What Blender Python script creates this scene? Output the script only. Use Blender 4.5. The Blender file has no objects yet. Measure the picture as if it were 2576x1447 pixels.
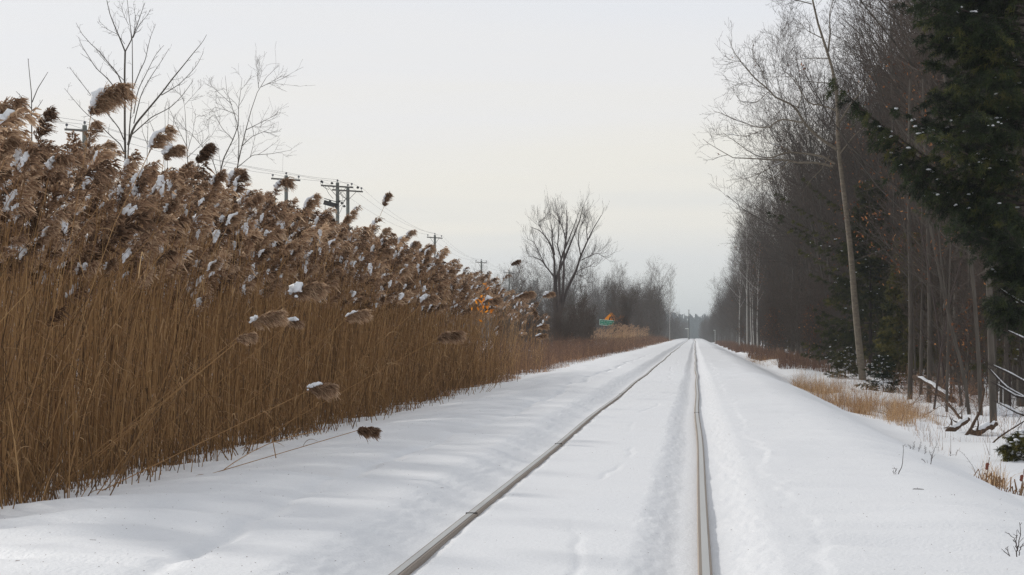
import bpy, math, random
import numpy as np
from mathutils import Vector, Matrix

rng = np.random.default_rng(7)
random.seed(7)
scene = bpy.context.scene
COL = scene.collection

# ------------------------------------------------------------------ camera
F = 5200.0; CX, CY = 1288.0, 723.5; VX, VY = 1747.0, 842.0
CAMZ = 1.183
pit = math.atan((VY - CY) / F)
yaw = math.atan((VX - CX) / F * math.cos(pit))
FH = np.array([-math.sin(yaw), math.cos(yaw), 0.0]); RT = np.array([math.cos(yaw), math.sin(yaw), 0.0])
FW = math.cos(pit) * FH + np.array([0, 0, math.sin(pit)])
UP = -math.sin(pit) * FH + np.array([0, 0, math.cos(pit)])
cd = bpy.data.cameras.new('camera'); cam = bpy.data.objects.new('camera', cd); COL.objects.link(cam)
cam.location = (0, 0, CAMZ); cam.rotation_euler = (math.pi / 2 + pit, 0, yaw)
cd.sensor_width = 36; cd.lens = 36 * F / 2576; cd.clip_start = 0.3; cd.clip_end = 9000
scene.camera = cam

def P(px, py, Y):
    """the point at distance Y down the track that stands at this place of the view"""
    d = FW + RT * ((px - CX) / F) - UP * ((py - CY) / F)
    t = Y / d[1]
    return np.array([0, 0, CAMZ]) + d * t

# ------------------------------------------------------------------ noise
def _h(i, j, s):
    n = (i.astype(np.int64) * 374761393 + j.astype(np.int64) * 668265263 + s * 982451653) & 0xffffffff
    n = ((n ^ (n >> 13)) * 1274126177) & 0xffffffff
    return ((n ^ (n >> 16)) & 0xffff) / 65535.0
def vn(x, y, s=0):
    x = np.asarray(x, float); y = np.asarray(y, float)
    i = np.floor(x); j = np.floor(y); u = x - i; v = y - j
    u = u * u * (3 - 2 * u); v = v * v * (3 - 2 * v)
    i = i.astype(np.int64); j = j.astype(np.int64)
    a = _h(i, j, s); b = _h(i + 1, j, s); c = _h(i, j + 1, s); d = _h(i + 1, j + 1, s)
    return (a * (1 - u) + b * u) * (1 - v) + (c * (1 - u) + d * u) * v - 0.5
def sm(x, a, b):
    t = np.clip((np.asarray(x, float) - a) / (b - a), 0, 1)
    return t * t * (3 - 2 * t)

def bend(y):      # the line wanders a little
    y = np.asarray(y, float)
    w = 0.010 * np.sin(y / 3.1 + 1) + 0.012 * np.sin(y / 7.3)
    return w * sm(y, 10, 30) + 0.16 * np.sin((y - 250) / 55.0) * sm(y, 230, 420)
def heave(y):
    y = np.asarray(y, float)
    return 0.010 * np.sin(y / 4.3 + 2) * sm(y, 12, 30) + 0.02 * np.sin(y / 17.0) * sm(y, 40, 90)

XL, XR = -1.45, 0.05
def gbase(x, y):
    x = np.asarray(x, float); y = np.asarray(y, float)
    wob = 0.35 * vn(y / 9.0, y * 0 + 3.3, 5) + 0.12 * vn(y / 2.2, x * 0.4, 9)
    r = -1.25 * sm(x + wob, 1.5, 5.2) - 0.10 * sm(x, 5, 12)
    l = -0.30 * sm(-x + wob, 3.0, 6.0) - 0.55 * sm(-x, 6.0, 10.0)
    z = np.where(x > -0.7, r, l)
    # banks of drifted snow and lumpy forest floor on the right
    z = z + sm(x, 4.5, 7) * (0.35 * vn(x / 3.0, y / 4.0, 2) + 0.16 * vn(x / 0.9, y / 1.2, 4))
    z = z + 0.55 * np.exp(-((x - 6.2) / 1.6) ** 2) * np.exp(-((y - 150) / 22.0) ** 2)
    z = z + 0.55 * np.exp(-((x - 6.0) / 1.4) ** 2) * np.exp(-((y - 230) / 22.0) ** 2)
    z = z + sm(x, 14, 60) * 1.2 + sm(-x, 8, 14) * 0.2 * vn(x / 3.0, y / 3.0, 6)
    z = z - 5.0 * sm(y, 600, 1100)
    return z
def G(x, y):
    return gbase(x, y) + heave(y)

# ------------------------------------------------------------------ mesh helpers (numpy batches)
class MB:
    def __init__(s): s.v = []; s.f3 = []; s.f4 = []; s.a = []; s.m3 = []; s.m4 = []; s.n = 0
    def add(s, V, F3=None, F4=None, a=0.5, m=0):
        V = np.asarray(V, float).reshape(-1, 3)
        s.v.append(V); a = np.broadcast_to(np.asarray(a, float), (len(V),)); s.a.append(a)
        if F3 is not None and len(F3):
            F3 = np.asarray(F3).reshape(-1, 3); s.f3.append(F3 + s.n); s.m3.append(np.full(len(F3), m))
        if F4 is not None and len(F4):
            F4 = np.asarray(F4).reshape(-1, 4); s.f4.append(F4 + s.n); s.m4.append(np.full(len(F4), m))
        s.n += len(V)
    def mesh(s, name, mats, smooth=True):
        V = np.concatenate(s.v); A = np.concatenate(s.a)
        f3 = np.concatenate(s.f3) if s.f3 else np.zeros((0, 3), int)
        f4 = np.concatenate(s.f4) if s.f4 else np.zeros((0, 4), int)
        me = bpy.data.meshes.new(name)
        me.vertices.add(len(V)); me.vertices.foreach_set('co', V.astype(np.float32).ravel())
        L = np.concatenate([f3.ravel(), f4.ravel()]).astype(np.int32)
        me.loops.add(len(L)); me.loops.foreach_set('vertex_index', L)
        n = len(f3) + len(f4); me.polygons.add(n)
        st = np.concatenate([np.arange(len(f3)) * 3, len(f3) * 3 + np.arange(len(f4)) * 4]).astype(np.int32)
        me.polygons.foreach_set('loop_start', st)
        mi = np.concatenate((s.m3 or [np.zeros(0, int)]) + (s.m4 or [np.zeros(0, int)])).astype(np.int32)
        for m in (mats if isinstance(mats, (list, tuple)) else [mats]): me.materials.append(m)
        me.polygons.foreach_set('material_index', mi)
        me.polygons.foreach_set('use_smooth', np.full(n, smooth))
        at = me.attributes.new('tone', 'FLOAT', 'POINT'); at.data.foreach_set('value', A.astype(np.float32))
        me.update(calc_edges=True)
        return me
    def obj(s, name, mats, parent=None, smooth=True):
        o = bpy.data.objects.new(name, s.mesh(name, mats, smooth)); COL.objects.link(o)
        if parent is not None: o.parent = parent
        return o

def norm(v): return v / np.maximum(np.linalg.norm(v, axis=-1, keepdims=True), 1e-9)

def tubes(mb, Pn, R, sides=4, a=0.5, m=0, flat=None):
    """Pn [M,N,3] polylines, R [M,N] radii"""
    Pn = np.asarray(Pn, float); R = np.asarray(R, float)
    if Pn.ndim == 2: Pn = Pn[None]; R = R[None]
    M, N, _ = Pn.shape
    if M == 0: return
    T = np.empty_like(Pn); T[:, 1:-1] = Pn[:, 2:] - Pn[:, :-2]; T[:, 0] = Pn[:, 1] - Pn[:, 0]; T[:, -1] = Pn[:, -1] - Pn[:, -2]
    T = norm(T)
    main = norm(Pn[:, -1] - Pn[:, 0])
    ref = np.where(np.abs(main[:, 2:3]) > 0.8, np.array([[1., 0, 0]]), np.array([[0, 0, 1.]]))[:, None, :]
    U = norm(np.cross(T, np.broadcast_to(ref, T.shape))); W = np.cross(U, T)
    an = np.arange(sides) * 2 * math.pi / sides
    ca, sa = np.cos(an), np.sin(an)
    fz = 1.0 if flat is None else flat
    V = Pn[:, :, None, :] + R[:, :, None, None] * (U[:, :, None, :] * ca[None, None, :, None] + W[:, :, None, :] * sa[None, None, :, None] * fz)
    idx = np.arange(M * N * sides).reshape(M, N, sides)
    a0 = idx[:, :-1, :]; a1 = np.roll(a0, -1, axis=2); b0 = idx[:, 1:, :]; b1 = np.roll(b0, -1, axis=2)
    F4 = np.stack([a0, a1, b1, b0], -1).reshape(-1, 4)
    A = np.broadcast_to(np.asarray(a, float).reshape(-1, 1, 1), (M, N, sides)).ravel() if np.ndim(a) else a
    mb.add(V.reshape(-1, 3), None, F4, A, m)
    if sides <= 6 and False: pass

def ribbons(mb, Pn, W, side, a=0.5, m=0):
    """Pn [M,N,3], W [M,N] half widths, side [M,3]"""
    M, N, _ = Pn.shape
    S = norm(side)[:, None, :]
    V = np.stack([Pn - S * W[:, :, None], Pn + S * W[:, :, None]], 2)
    idx = np.arange(M * N * 2).reshape(M, N, 2)
    F4 = np.stack([idx[:, :-1, 0], idx[:, :-1, 1], idx[:, 1:, 1], idx[:, 1:, 0]], -1).reshape(-1, 4)
    a = np.asarray(a, float)
    A = np.repeat(a.reshape(M, N, 1), 2, 2).ravel() if a.ndim == 2 else np.broadcast_to(a.reshape(-1, 1, 1), (M, N, 2)).ravel() if a.ndim == 1 else float(a)
    mb.add(V.reshape(-1, 3), None, F4, A, m)

def resample(pts, n):
    pts = np.asarray(pts, float); d = np.r_[0, np.cumsum(np.linalg.norm(np.diff(pts, axis=0), axis=1))]
    t = np.linspace(0, d[-1], n)
    return np.stack([np.interp(t, d, pts[:, k]) for k in range(3)], 1)

def box(mb, c, s, rz=0.0, a=0.5, m=0, M=None):
    sx, sy, sz = [q / 2 for q in s]
    V = np.array([[x, y, z] for x in (-sx, sx) for y in (-sy, sy) for z in (-sz, sz)])
    if M is not None: V = V @ np.asarray(M).T
    c_, s_ = math.cos(rz), math.sin(rz)
    V = V @ np.array([[c_, s_, 0], [-s_, c_, 0], [0, 0, 1]]) + np.asarray(c)
    mb.add(V, None, [[0, 1, 3, 2], [4, 6, 7, 5], [0, 4, 5, 1], [2, 3, 7, 6], [0, 2, 6, 4], [1, 5, 7, 3]], a, m)

def blobs(mb, C, S, a=0.5, m=0, nu=7, nv=5, seed=0, rot=None):
    """lumpy flattened lumps: C [M,3] centres, S [M,3] half sizes"""
    C = np.asarray(C, float).reshape(-1, 3); S = np.asarray(S, float).reshape(-1, 3); M = len(C)
    if M == 0: return
    u = np.arange(nu) * 2 * math.pi / nu; v = np.linspace(-math.pi / 2, math.pi / 2, nv)
    D = np.stack([np.cos(v)[:, None] * np.cos(u), np.cos(v)[:, None] * np.sin(u), np.broadcast_to(np.sin(v)[:, None], (nv, nu))], -1)
    r = np.random.default_rng(seed)
    k = 1 + 0.28 * (r.random((M, nv, nu, 1)) - 0.5)
    k[:, 0] = k[:, 0, :1]; k[:, -1] = k[:, -1, :1]
    V = D[None] * k * S[:, None, None, :]
    V[..., 2] = np.where(V[..., 2] < 0, V[..., 2] * 0.45, V[..., 2])
    if rot is not None:
        c, s = np.cos(rot)[:, None, None], np.sin(rot)[:, None, None]
        x, y = V[..., 0].copy(), V[..., 1].copy()
        V[..., 0] = c * x - s * y; V[..., 1] = s * x + c * y
    V = V + C[:, None, None, :]
    idx = np.arange(M * nv * nu).reshape(M, nv, nu)
    a0 = idx[:, :-1]; a1 = np.roll(a0, -1, 2); b0 = idx[:, 1:]; b1 = np.roll(b0, -1, 2)
    mb.add(V.reshape(-1, 3), None, np.stack([a0, a1, b1, b0], -1).reshape(-1, 4), a, m)

# ------------------------------------------------------------------ objects
def tag(o, label=None, cat=None, group=None, kind=None):
    if label: o['label'] = label
    if cat: o['category'] = cat
    if group: o['group'] = group
    if kind: o['kind'] = kind
    return o
def empty(name, loc, rz=0.0, sc=1.0):
    o = bpy.data.objects.new(name, None); COL.objects.link(o); o.empty_display_size = 0.1
    o.location = loc; o.rotation_euler = (0, 0, rz); o.scale = (sc, sc, sc) if np.isscalar(sc) else sc
    return o
def put(name, me, parent):
    o = bpy.data.objects.new(name, me); COL.objects.link(o); o.parent = parent
    return o

# ------------------------------------------------------------------ materials
def lin(c):
    return tuple(((x / 255) / 12.92 if x / 255 <= 0.04045 else (((x / 255) + 0.055) / 1.055) ** 2.4) for x in c) + (1,)
def mat(name, c1, c2=None, rough=0.85, trans=0.0, metal=0.0, spec=0.2, noise=None, bump=None, c3=None):
    """tone attribute blends c1 to c2; noise=(scale, amount, stretch) mottles the colour; bump=(scale, strength, distance)"""
    m = bpy.data.materials.new(name); m.use_nodes = True; nt = m.node_tree; N = nt.nodes; Lk = nt.links
    b = N['Principled BSDF']; out = N['Material Output']
    b.inputs['Roughness'].default_value = rough; b.inputs['Metallic'].default_value = metal
    b.inputs['Specular IOR Level'].default_value = spec
    at = N.new('ShaderNodeAttribute'); at.attribute_name = 'tone'
    rp = N.new('ShaderNodeValToRGB'); rp.color_ramp.elements[0].color = lin(c1); rp.color_ramp.elements[1].color = lin(c2 or c1)
    if c3:
        e = rp.color_ramp.elements.new(0.5); e.color = lin(c3)
    fac = at.outputs['Fac']
    tc = N.new('ShaderNodeTexCoord')
    if noise:
        mp = N.new('ShaderNodeMapping'); mp.inputs['Scale'].default_value = noise[2] if len(noise) > 2 else (1, 1, 1)
        Lk.new(tc.outputs['Object'], mp.inputs['Vector'])
        nz = N.new('ShaderNodeTexNoise'); nz.inputs['Scale'].default_value = noise[0]; nz.inputs['Detail'].default_value = 4
        Lk.new(mp.outputs['Vector'], nz.inputs['Vector'])
        s = N.new('ShaderNodeMath'); s.operation = 'MULTIPLY_ADD'; s.inputs[1].default_value = noise[1]; s.inputs[2].default_value = -noise[1] / 2
        Lk.new(nz.outputs['Fac'], s.inputs[0])
        ad = N.new('ShaderNodeMath'); ad.operation = 'ADD'; ad.use_clamp = True
        Lk.new(s.outputs[0], ad.inputs[0]); Lk.new(fac, ad.inputs[1]); fac = ad.outputs[0]
    Lk.new(fac, rp.inputs['Fac']); Lk.new(rp.outputs['Color'], b.inputs['Base Color'])
    if bump:
        nb = N.new('ShaderNodeTexNoise'); nb.inputs['Scale'].default_value = bump[0]; nb.inputs['Detail'].default_value = 5
        Lk.new(tc.outputs['Object'], nb.inputs['Vector'])
        bp = N.new('ShaderNodeBump'); bp.inputs['Strength'].default_value = bump[1]; bp.inputs['Distance'].default_value = bump[2]
        Lk.new(nb.outputs['Fac'], bp.inputs['Height']); Lk.new(bp.outputs['Normal'], b.inputs['Normal'])
    if trans:
        t = N.new('ShaderNodeBsdfTranslucent'); Lk.new(rp.outputs['Color'], t.inputs['Color'])
        mx = N.new('ShaderNodeMixShader'); mx.inputs[0].default_value = trans
        Lk.new(b.outputs[0], mx.inputs[1]); Lk.new(t.outputs[0], mx.inputs[2]); Lk.new(mx.outputs[0], out.inputs['Surface'])
    return m

M_snow = mat('snow', (226, 228, 233), (234, 235, 238), rough=0.65, noise=(0.6, 0.8), bump=(38, 0.6, 0.012), spec=0.3)
M_cap = mat('snow_cap', (232, 234, 238), (238, 239, 242), rough=0.7, bump=(30, 0.3, 0.01))
M_stem = mat('reed_stem', (90, 70, 52), (206, 168, 120), c3=(166, 129, 88), rough=0.75, trans=0.12)
M_leaf = mat('reed_leaf', (94, 76, 58), (208, 174, 130), c3=(162, 128, 92), rough=0.8, trans=0.3)
M_plume = mat('reed_plume', (78, 60, 48), (222, 194, 164), c3=(156, 126, 102), rough=0.9, trans=0.45)
M_brush = mat('brush', (88, 70, 62), (200, 156, 116), c3=(122, 94, 78), rough=0.9, trans=0.15)
M_grass = mat('dry_grass', (116, 90, 68), (218, 188, 148), c3=(170, 134, 98), rough=0.9, trans=0.3)
M_bark = mat('bark_grey', (50, 45, 42), (112, 104, 95), rough=0.9, noise=(6, 0.9, (1, 1, 0.25)), bump=(30, 0.5, 0.01))
M_twig = mat('twig', (46, 40, 37), (110, 96, 86), rough=0.9)
M_twigdark = mat('twig_dark', (60, 52, 50), (92, 80, 75), rough=0.9)
M_birch = mat('bark_pale', (76, 68, 62), (148, 136, 118), rough=0.8, noise=(5, 1.3, (1, 1, 2.2)))
M_white = mat('bark_white', (150, 146, 140), (200, 196, 190), rough=0.8, noise=(4, 1.2, (1, 1, 3)))
M_needle = mat('needles', (28, 34, 24), (98, 96, 52), c3=(52, 64, 38), rough=0.7, trans=0.12)
M_needle2 = mat('needles_olive', (48, 52, 28), (118, 108, 54), c3=(80, 80, 40), rough=0.7, trans=0.15)
M_dead = mat('dead_leaf', (92, 56, 38), (186, 132, 86), c3=(130, 82, 54), rough=0.85, trans=0.3)
M_orange = mat('orange_leaf', (206, 118, 30), (240, 160, 60), rough=0.8, trans=0.45)
M_rail = mat('rail_steel', (118, 104, 92), (150, 138, 126), rough=0.55, metal=0.25, noise=(3, 0.9, (1, 0.15, 1)), spec=0.4)
M_run = mat('rail_head', (168, 168, 166), (190, 190, 188), rough=0.4, metal=0.4, noise=(4, 1.0, (1, 0.1, 1)), spec=0.5)
M_dark = mat('dark_metal', (52, 50, 50), (70, 68, 66), rough=0.6, metal=0.3)
M_pole = mat('pole_wood', (98, 100, 96), (124, 126, 120), rough=0.85, noise=(6, 0.8, (1, 1, 0.2)))
M_arm = mat('arm_wood', (92, 88, 84), (112, 108, 102), rough=0.85)
M_ins = mat('insulator', (92, 92, 98), rough=0.3, spec=0.5)
M_wire = mat('wire', (92, 90, 90), rough=0.5)
M_green = mat('sign_green', (36, 128, 98), rough=0.45)
M_signw = mat('sign_white', (224, 228, 224), rough=0.5)
M_signo = mat('sign_orange', (232, 140, 10), rough=0.45)
M_signk = mat('sign_black', (34, 30, 28), rough=0.6)
M_log = mat('log_bark', (60, 46, 38), (104, 84, 68), rough=0.9, noise=(8, 1.0), bump=(25, 0.6, 0.01))
M_cattail = mat('cattail', (96, 50, 38), (140, 88, 72), rough=0.95)
M_far = mat('far_trees', (46, 56, 56), (62, 70, 68), rough=0.95)

# ------------------------------------------------------------------ ground
def ripples(x, y):
    # wind-laid ripples, running off to the near right, with softer swells
    c, s = 0.87, -0.49
    a = x * c + y * s; b = -x * s + y * c
    fade = 1 - sm(y, 70, 160)
    r = 0.068 * vn(a / 2.2, b / 0.40, 11) + 0.044 * vn(a / 1.2, b / 0.20, 12) + 0.07 * vn(x / 1.9, y / 3.4, 13) + 0.012 * vn(a / .5, b / .09, 16) * (1 - sm(y, 25, 60))
    r += 0.0035 * vn(x / 0.06, y / 0.06, 14) * (1 - sm(y, 18, 40)) + 0.008 * vn(x / 0.35, y / 0.6, 15)
    return r * fade
def snow_z(x, y):
    xb = x - bend(y)
    z = G(x, y)
    side = sm(-xb, 1.75, 3.0) + sm(xb, 0.35, 1.2)
    mid = sm(xb, XL + 0.1, XL + 0.35) * (1 - sm(xb, XR - 0.4, XR - 0.2))
    z = z + ripples(x, y) * (0.16 + 0.85 * side * np.where(xb < -0.7, 1.15, 0.8))
    fine = 1 - sm(y, 60, 140)
    rough = (vn(xb / 0.03, y / 0.12, 21) * 0.8 + vn(xb / 0.07, y / 0.20, 22) * .7 + vn(xb / 0.045, y / 0.28, 24) * 0.6) * fine
    jag = 0.03 * (vn(y / 0.35, 0 * y, 31) + 0.6 * vn(y / 0.11, 0 * y, 32)) * fine
    # ploughed bank left of each rail: rises away from the rail
    bankL = sm(-(xb - XL) + jag, 0.10, 0.55)
    z = z + np.where(xb < XL, 0.12 * bankL - 0.012, 0) + np.where(xb < XL, 1, 0) * rough * 0.012 * np.exp(-((xb - XL + 0.33) / 0.17) ** 2)
    z = z + np.where((xb >= XL) & (xb < -0.7), -0.004 + 0.018 * sm(xb - XL + jag, 0.03, 0.10), 0)
    bankM = sm(-(xb - XR) + jag, 0.14, 0.42)
    z = z + np.where((xb >= -0.7) & (xb < XR), 0.074 * bankM - 0.06, 0) + np.where((xb >= -0.7) & (xb < XR), 1, 0) * rough * 0.009 * np.exp(-((xb - XR + 0.30) / 0.14) ** 2)
    bankR = sm(xb - XR + jag, 0.05, 0.42)
    z = z + np.where(xb >= XR, 0.075 * bankR - 0.020, 0) + np.where(xb >= XR, 1, 0) * rough * 0.010 * np.exp(-((xb - XR - 0.25) / 0.15) ** 2)
    # a trodden line wandering down the right shoulder
    tx = 0.62 + 0.16 * vn(y / 3.0, 0 * y, 41) + 0.10 * vn(y / 0.8, 0 * y, 42)
    z = z + (0.016 * np.clip(vn(y / 1.7, 0 * y, 51) + .45, 0, 1) * sm(xb - tx, -0.03, 0.05) * (1 - sm(xb - tx, 0.10, 0.5)) + .012 * vn(xb / .07, y / .16, 52) * np.exp(-((xb - tx) / .12) ** 2)) * fine
    tl = -2.55 + 0.3 * vn(y / 4.0, 0 * y, 43) + 0.05 * vn(y / 0.4, 0 * y, 45)
    z = z - 0.045 * np.exp(-((xb - tl) / 0.07) ** 2) * (0.3 + vn(y / 1.8, 0 * y, 44) + 0.5) * fine
    # light scuffs between the rails and shallow slanting dips across the track
    tm = -0.72 + 0.25 * vn(y / 5.0, 0 * y, 46) + 0.04 * vn(y / 0.5, 0 * y, 47)
    z = z - 0.010 * np.exp(-((xb - tm) / 0.03) ** 2) * np.clip(vn(y / 1.6, 0 * y, 48) * 3, 0, 1) * fine
    ay = y + 1.17 * xb
    k = np.floor(ay / 1.1); ph = ay / 1.1 - k
    amp = _h(k.astype(np.int64), k.astype(np.int64) * 3 + 1, 5)
    z = z - mid * fine * 0.016 * amp * np.exp(-((ph - 0.5) / 0.07) ** 2) * (0.5 + vn(xb / 0.7, k, 49) + 0.3)
    return z
xs = np.unique(np.r_[-1500, -900, -500, -300, -200, -130, np.linspace(-90, -12, 70), np.linspace(-12, -6.6, 40), np.linspace(-6.6, -1.95, 150), np.linspace(-1.95, 0.75, 220), np.linspace(0.75, 2.4, 60),
                     np.linspace(2.4, 9, 150), np.linspace(9, 60, 90), 80, 130, 200, 300, 500, 900, 1500])
ys = [-30, -10, 0, 4, 7]
y = 8.0
while y < 700: ys.append(y); y *= 1.0062
ys = np.array(ys + [720, 760, 800, 860, 920, 1000, 1100, 1200, 1400, 1700, 2200, 3000])
X, Y = np.meshgrid(xs, ys)
Zg = snow_z(X, Y)
idx = np.arange(X.size).reshape(X.shape)
mb = MB(); mb.add(np.stack([X, Y, Zg], -1).reshape(-1, 3), None, np.stack([idx[:-1, :-1], idx[:-1, 1:], idx[1:, 1:], idx[1:, :-1]], -1).reshape(-1, 4), 0.5)
tag(mb.obj('snowy_ground', M_snow), kind='structure', label='snow covering the railway bed, its banks and the forest floor')

# ------------------------------------------------------------------ rails
def rail(x0, label, joints):
    yy = np.unique(np.r_[np.linspace(-8, 60, 137), np.linspace(60, 300, 121), np.linspace(300, 900, 121)])
    cx = x0 + bend(yy); cz = G(np.full_like(yy, -0.7), yy)
    prof = np.array([(-0.068, -0.20), (-0.068, -0.15), (-0.012, -0.12), (-0.012, -0.05), (-0.036, -0.034), (-0.036, -0.004), (-0.030, 0.004), (0.030, 0.004), (0.036, -0.004), (0.036, -0.034), (0.012, -0.05), (0.012, -0.12), (0.068, -0.15), (0.068, -0.20)])
    prof[:, 1] += 0.016
    n = len(prof)
    V = np.stack([cx[:, None] + prof[:, 0], np.broadcast_to(yy[:, None], (len(yy), n)), cz[:, None] + prof[:, 1]], -1)
    idx = np.arange(len(yy) * n).reshape(len(yy), n)
    F4 = np.stack([idx[:-1, :-1], idx[:-1, 1:], idx[1:, 1:], idx[1:, :-1]], -1).reshape(-1, 4)
    m = MB(); m.add(V.reshape(-1, 3), None, F4)
    o = m.obj('rail', M_rail, smooth=False); tag(o, label, 'rail', 'the pair of rails')
    m = MB(); w = 0.019
    off = 0.004 if x0 > -1 else -0.002
    V = np.stack([np.stack([cx + off - w, yy, cz + 0.0225], -1), np.stack([cx + off + w, yy, cz + 0.0225], -1)], 1)
    idx = np.arange(len(yy) * 2).reshape(-1, 2)
    m.add(V.reshape(-1, 3), None, np.stack([idx[:-1, 0], idx[:-1, 1], idx[1:, 1], idx[1:, 0]], -1))
    b = m.obj('running_band', M_run, o); b['label'] = 'bright worn band along the rail top'
    for jy in joints:
        m = MB(); z = float(G(-0.7, jy)); xx = x0 + float(bend(jy))
        box(m, (xx, jy, z + 0.0115), (0.076, 0.007, 0.026)); box(m, (xx + 0.004, jy - 0.045, z + 0.021), (0.06, 0.005, 0.007), rz=0.16)
        m.obj('rail_joint', M_dark, o)
rail(XL, 'left rail of the track, joint marks showing on its worn top', [F * CAMZ / (1300 - VY), F * CAMZ / (1122 - VY), 41])
rail(XR, 'right rail running almost straight away from the viewer', [31.0])

# ------------------------------------------------------------------ reeds
WIND = np.array([0.93, -0.36, 0])      # plumes hang over to the right
def plume_mesh(seed, dens, L=None, width=0.0035, droopy=None, a=0.5, mb=None, org=(0, 0, 0), tdir=None, wd=None, tone_sd=0.22):
    """a fluffy one-sided plume on a bending axis; returns axis points"""
    r = np.random.default_rng(seed); mb = mb or MB()
    L = L or r.uniform(0.24, 0.36); droop = r.uniform(0.7, 1.7) if droopy is None else droopy
    wd = WIND if wd is None else wd
    tdir = np.array([0.25, 0, 0.97]) if tdir is None else tdir
    t = np.linspace(0, 1, 9)
    d = tdir[None] + (wd * 1.0 - np.array([0, 0, 0.75]))[None] * (t[:, None] ** 1.3) * droop
    d = norm(d); ax = np.asarray(org) + np.r_[np.zeros((1, 3)), np.cumsum(d[:-1] * L / 8, 0)]
    tubes(mb, ax[None], np.linspace(0.004, 0.0015, 9)[None], 3, a=0.4)
    n = dens
    nC = int(r.integers(34, 46)); cs = np.sort(r.random(nC)) ** .9 * .97; cl = r.uniform(.72, 1.15, nC); co = r.normal(0, 1, (nC, 3)); cj = r.uniform(-.12, .12, nC)
    ci = r.integers(0, nC, n); s = np.clip(cs[ci] + r.normal(0, .022, n), 0, .98); i = np.clip((s * 8).astype(int), 0, 7); fr = s * 8 - i
    B = ax[i] * (1 - fr)[:, None] + ax[i + 1] * fr[:, None]; T = d[i]
    ang = norm(co[ci] - (co[ci] * T).sum(1, keepdims=True) * T) + r.normal(0, .6, (n, 3)); ang -= (ang * T).sum(1, keepdims=True) * T; out = norm(ang)
    ln = (0.050 + 0.085 * np.sin(np.pi * np.clip(s * 0.85 + 0.12, 0, 1)) ** 0.8) * cl[ci] * r.uniform(0.4, 1.05, n) * (L / 0.3)
    B = B + out * r.uniform(0, 0.02, n)[:, None] + (T * .75 + out * .5) * (ln * r.uniform(0, .2, n))[:, None]
    p1 = B + (T * 0.55 + out * 0.50 + np.array([0, 0, -0.10]) + wd * 0.16) * (ln * 0.5)[:, None]
    p2 = p1 + (T * 0.45 + out * 0.30 + np.array([0, 0, -0.58]) + wd * 0.26 + r.normal(0, 0.2, (n, 3))) * (ln * 0.62)[:, None]
    Pn = np.stack([B, p1, p2], 1)
    w = width * r.uniform(0.7, 1.4, n)
    W = np.stack([w * 0.6, w * 1.15, w * 0.35], 1)
    tn = a + cj[ci] + r.normal(0, tone_sd * .7, n)
    ribbons(mb, Pn, W, r.normal(0, 1, (n, 3)), np.clip(tn[:, None] + np.array([[-.16, .02, .24]]), 0, 1))  # paler silky tips, darker roots; backlit rim and inner shade painted into tone
    return mb, ax, d
def cap_on(mb, ax, seed, frac=(0.05, 0.75), w=0.028, m=0):
    r = np.random.default_rng(seed)
    n = 9; t = np.linspace(frac[0], frac[1], n); i = np.clip((t * 8).astype(int), 0, 7); fr = t * 8 - i
    p = ax[i] * (1 - fr)[:, None] + ax[i + 1] * fr[:, None]
    rad = w * np.sin(np.linspace(0.12, math.pi - 0.10, n)) ** 0.6 * r.uniform(0.65, 1.3, n)
    rad = rad * 1.25; p = p + np.array([0, 0, 1.0]) * (rad * 0.45 + 0.030)[:, None] + np.array([-0.2, -1.0, 0]) * (0.022 + r.normal(0, .006, (n, 1))); p[1:-1] += r.normal(0, w * .22, (n - 2, 3))
    tubes(mb, p[None], rad[None], 7, m=m, flat=0.85)
    C = p[r.integers(1, n - 1, 3)] + r.normal(0, w * .7, (3, 3)) + np.array([0, -0.015, -0.012])
    blobs(mb, C, np.full((3, 3), w * 0.55) * r.uniform(0.6, 1.1, (3, 1)), m=m, seed=seed)

def stem_pts(r, H, lean, n=6, wig=0.02):
    t = np.linspace(0, 1, n)
    return np.stack([lean * H * (0.35 * t + 0.65 * t ** 2), r.normal(0, 0.04) * H * t, H * t * math.sqrt(max(0.05, 1 - lean * lean * 0.6))], 1) + np.r_[np.zeros((1, 3)), r.normal(0, wig, (n - 1, 3)) * [1, 1, 0]]
def leaves_for(mb, pts, r, k, a=0.5):
    for _ in range(k):
        t = r.uniform(0.12, 0.85); i = int(t * (len(pts) - 1)); b = pts[i] + (pts[i + 1] - pts[i]) * (t * (len(pts) - 1) - i)
        az = r.normal(-0.2, 1.0); hd = np.array([math.cos(az), math.sin(az), 0]); L = r.uniform(0.18, 0.42); up = r.uniform(0.4, 1.3)
        u = np.linspace(0, 1, 7)[:, None]; q = b + hd * L * (u * .35 + u ** 2 * .45) + np.array([0, 0, 1]) * L * (up * .7 * u - (up * .45 + .25) * u ** 2.5)
        ribbons(mb, q[None], np.array([[0.003, 0.0052, 0.0056, .0052, 0.0042, .0026, .0006]]), np.array([[-hd[1], hd[0], 0.4]]), np.clip(a + r.normal(0, .2), 0, 1))

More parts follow.
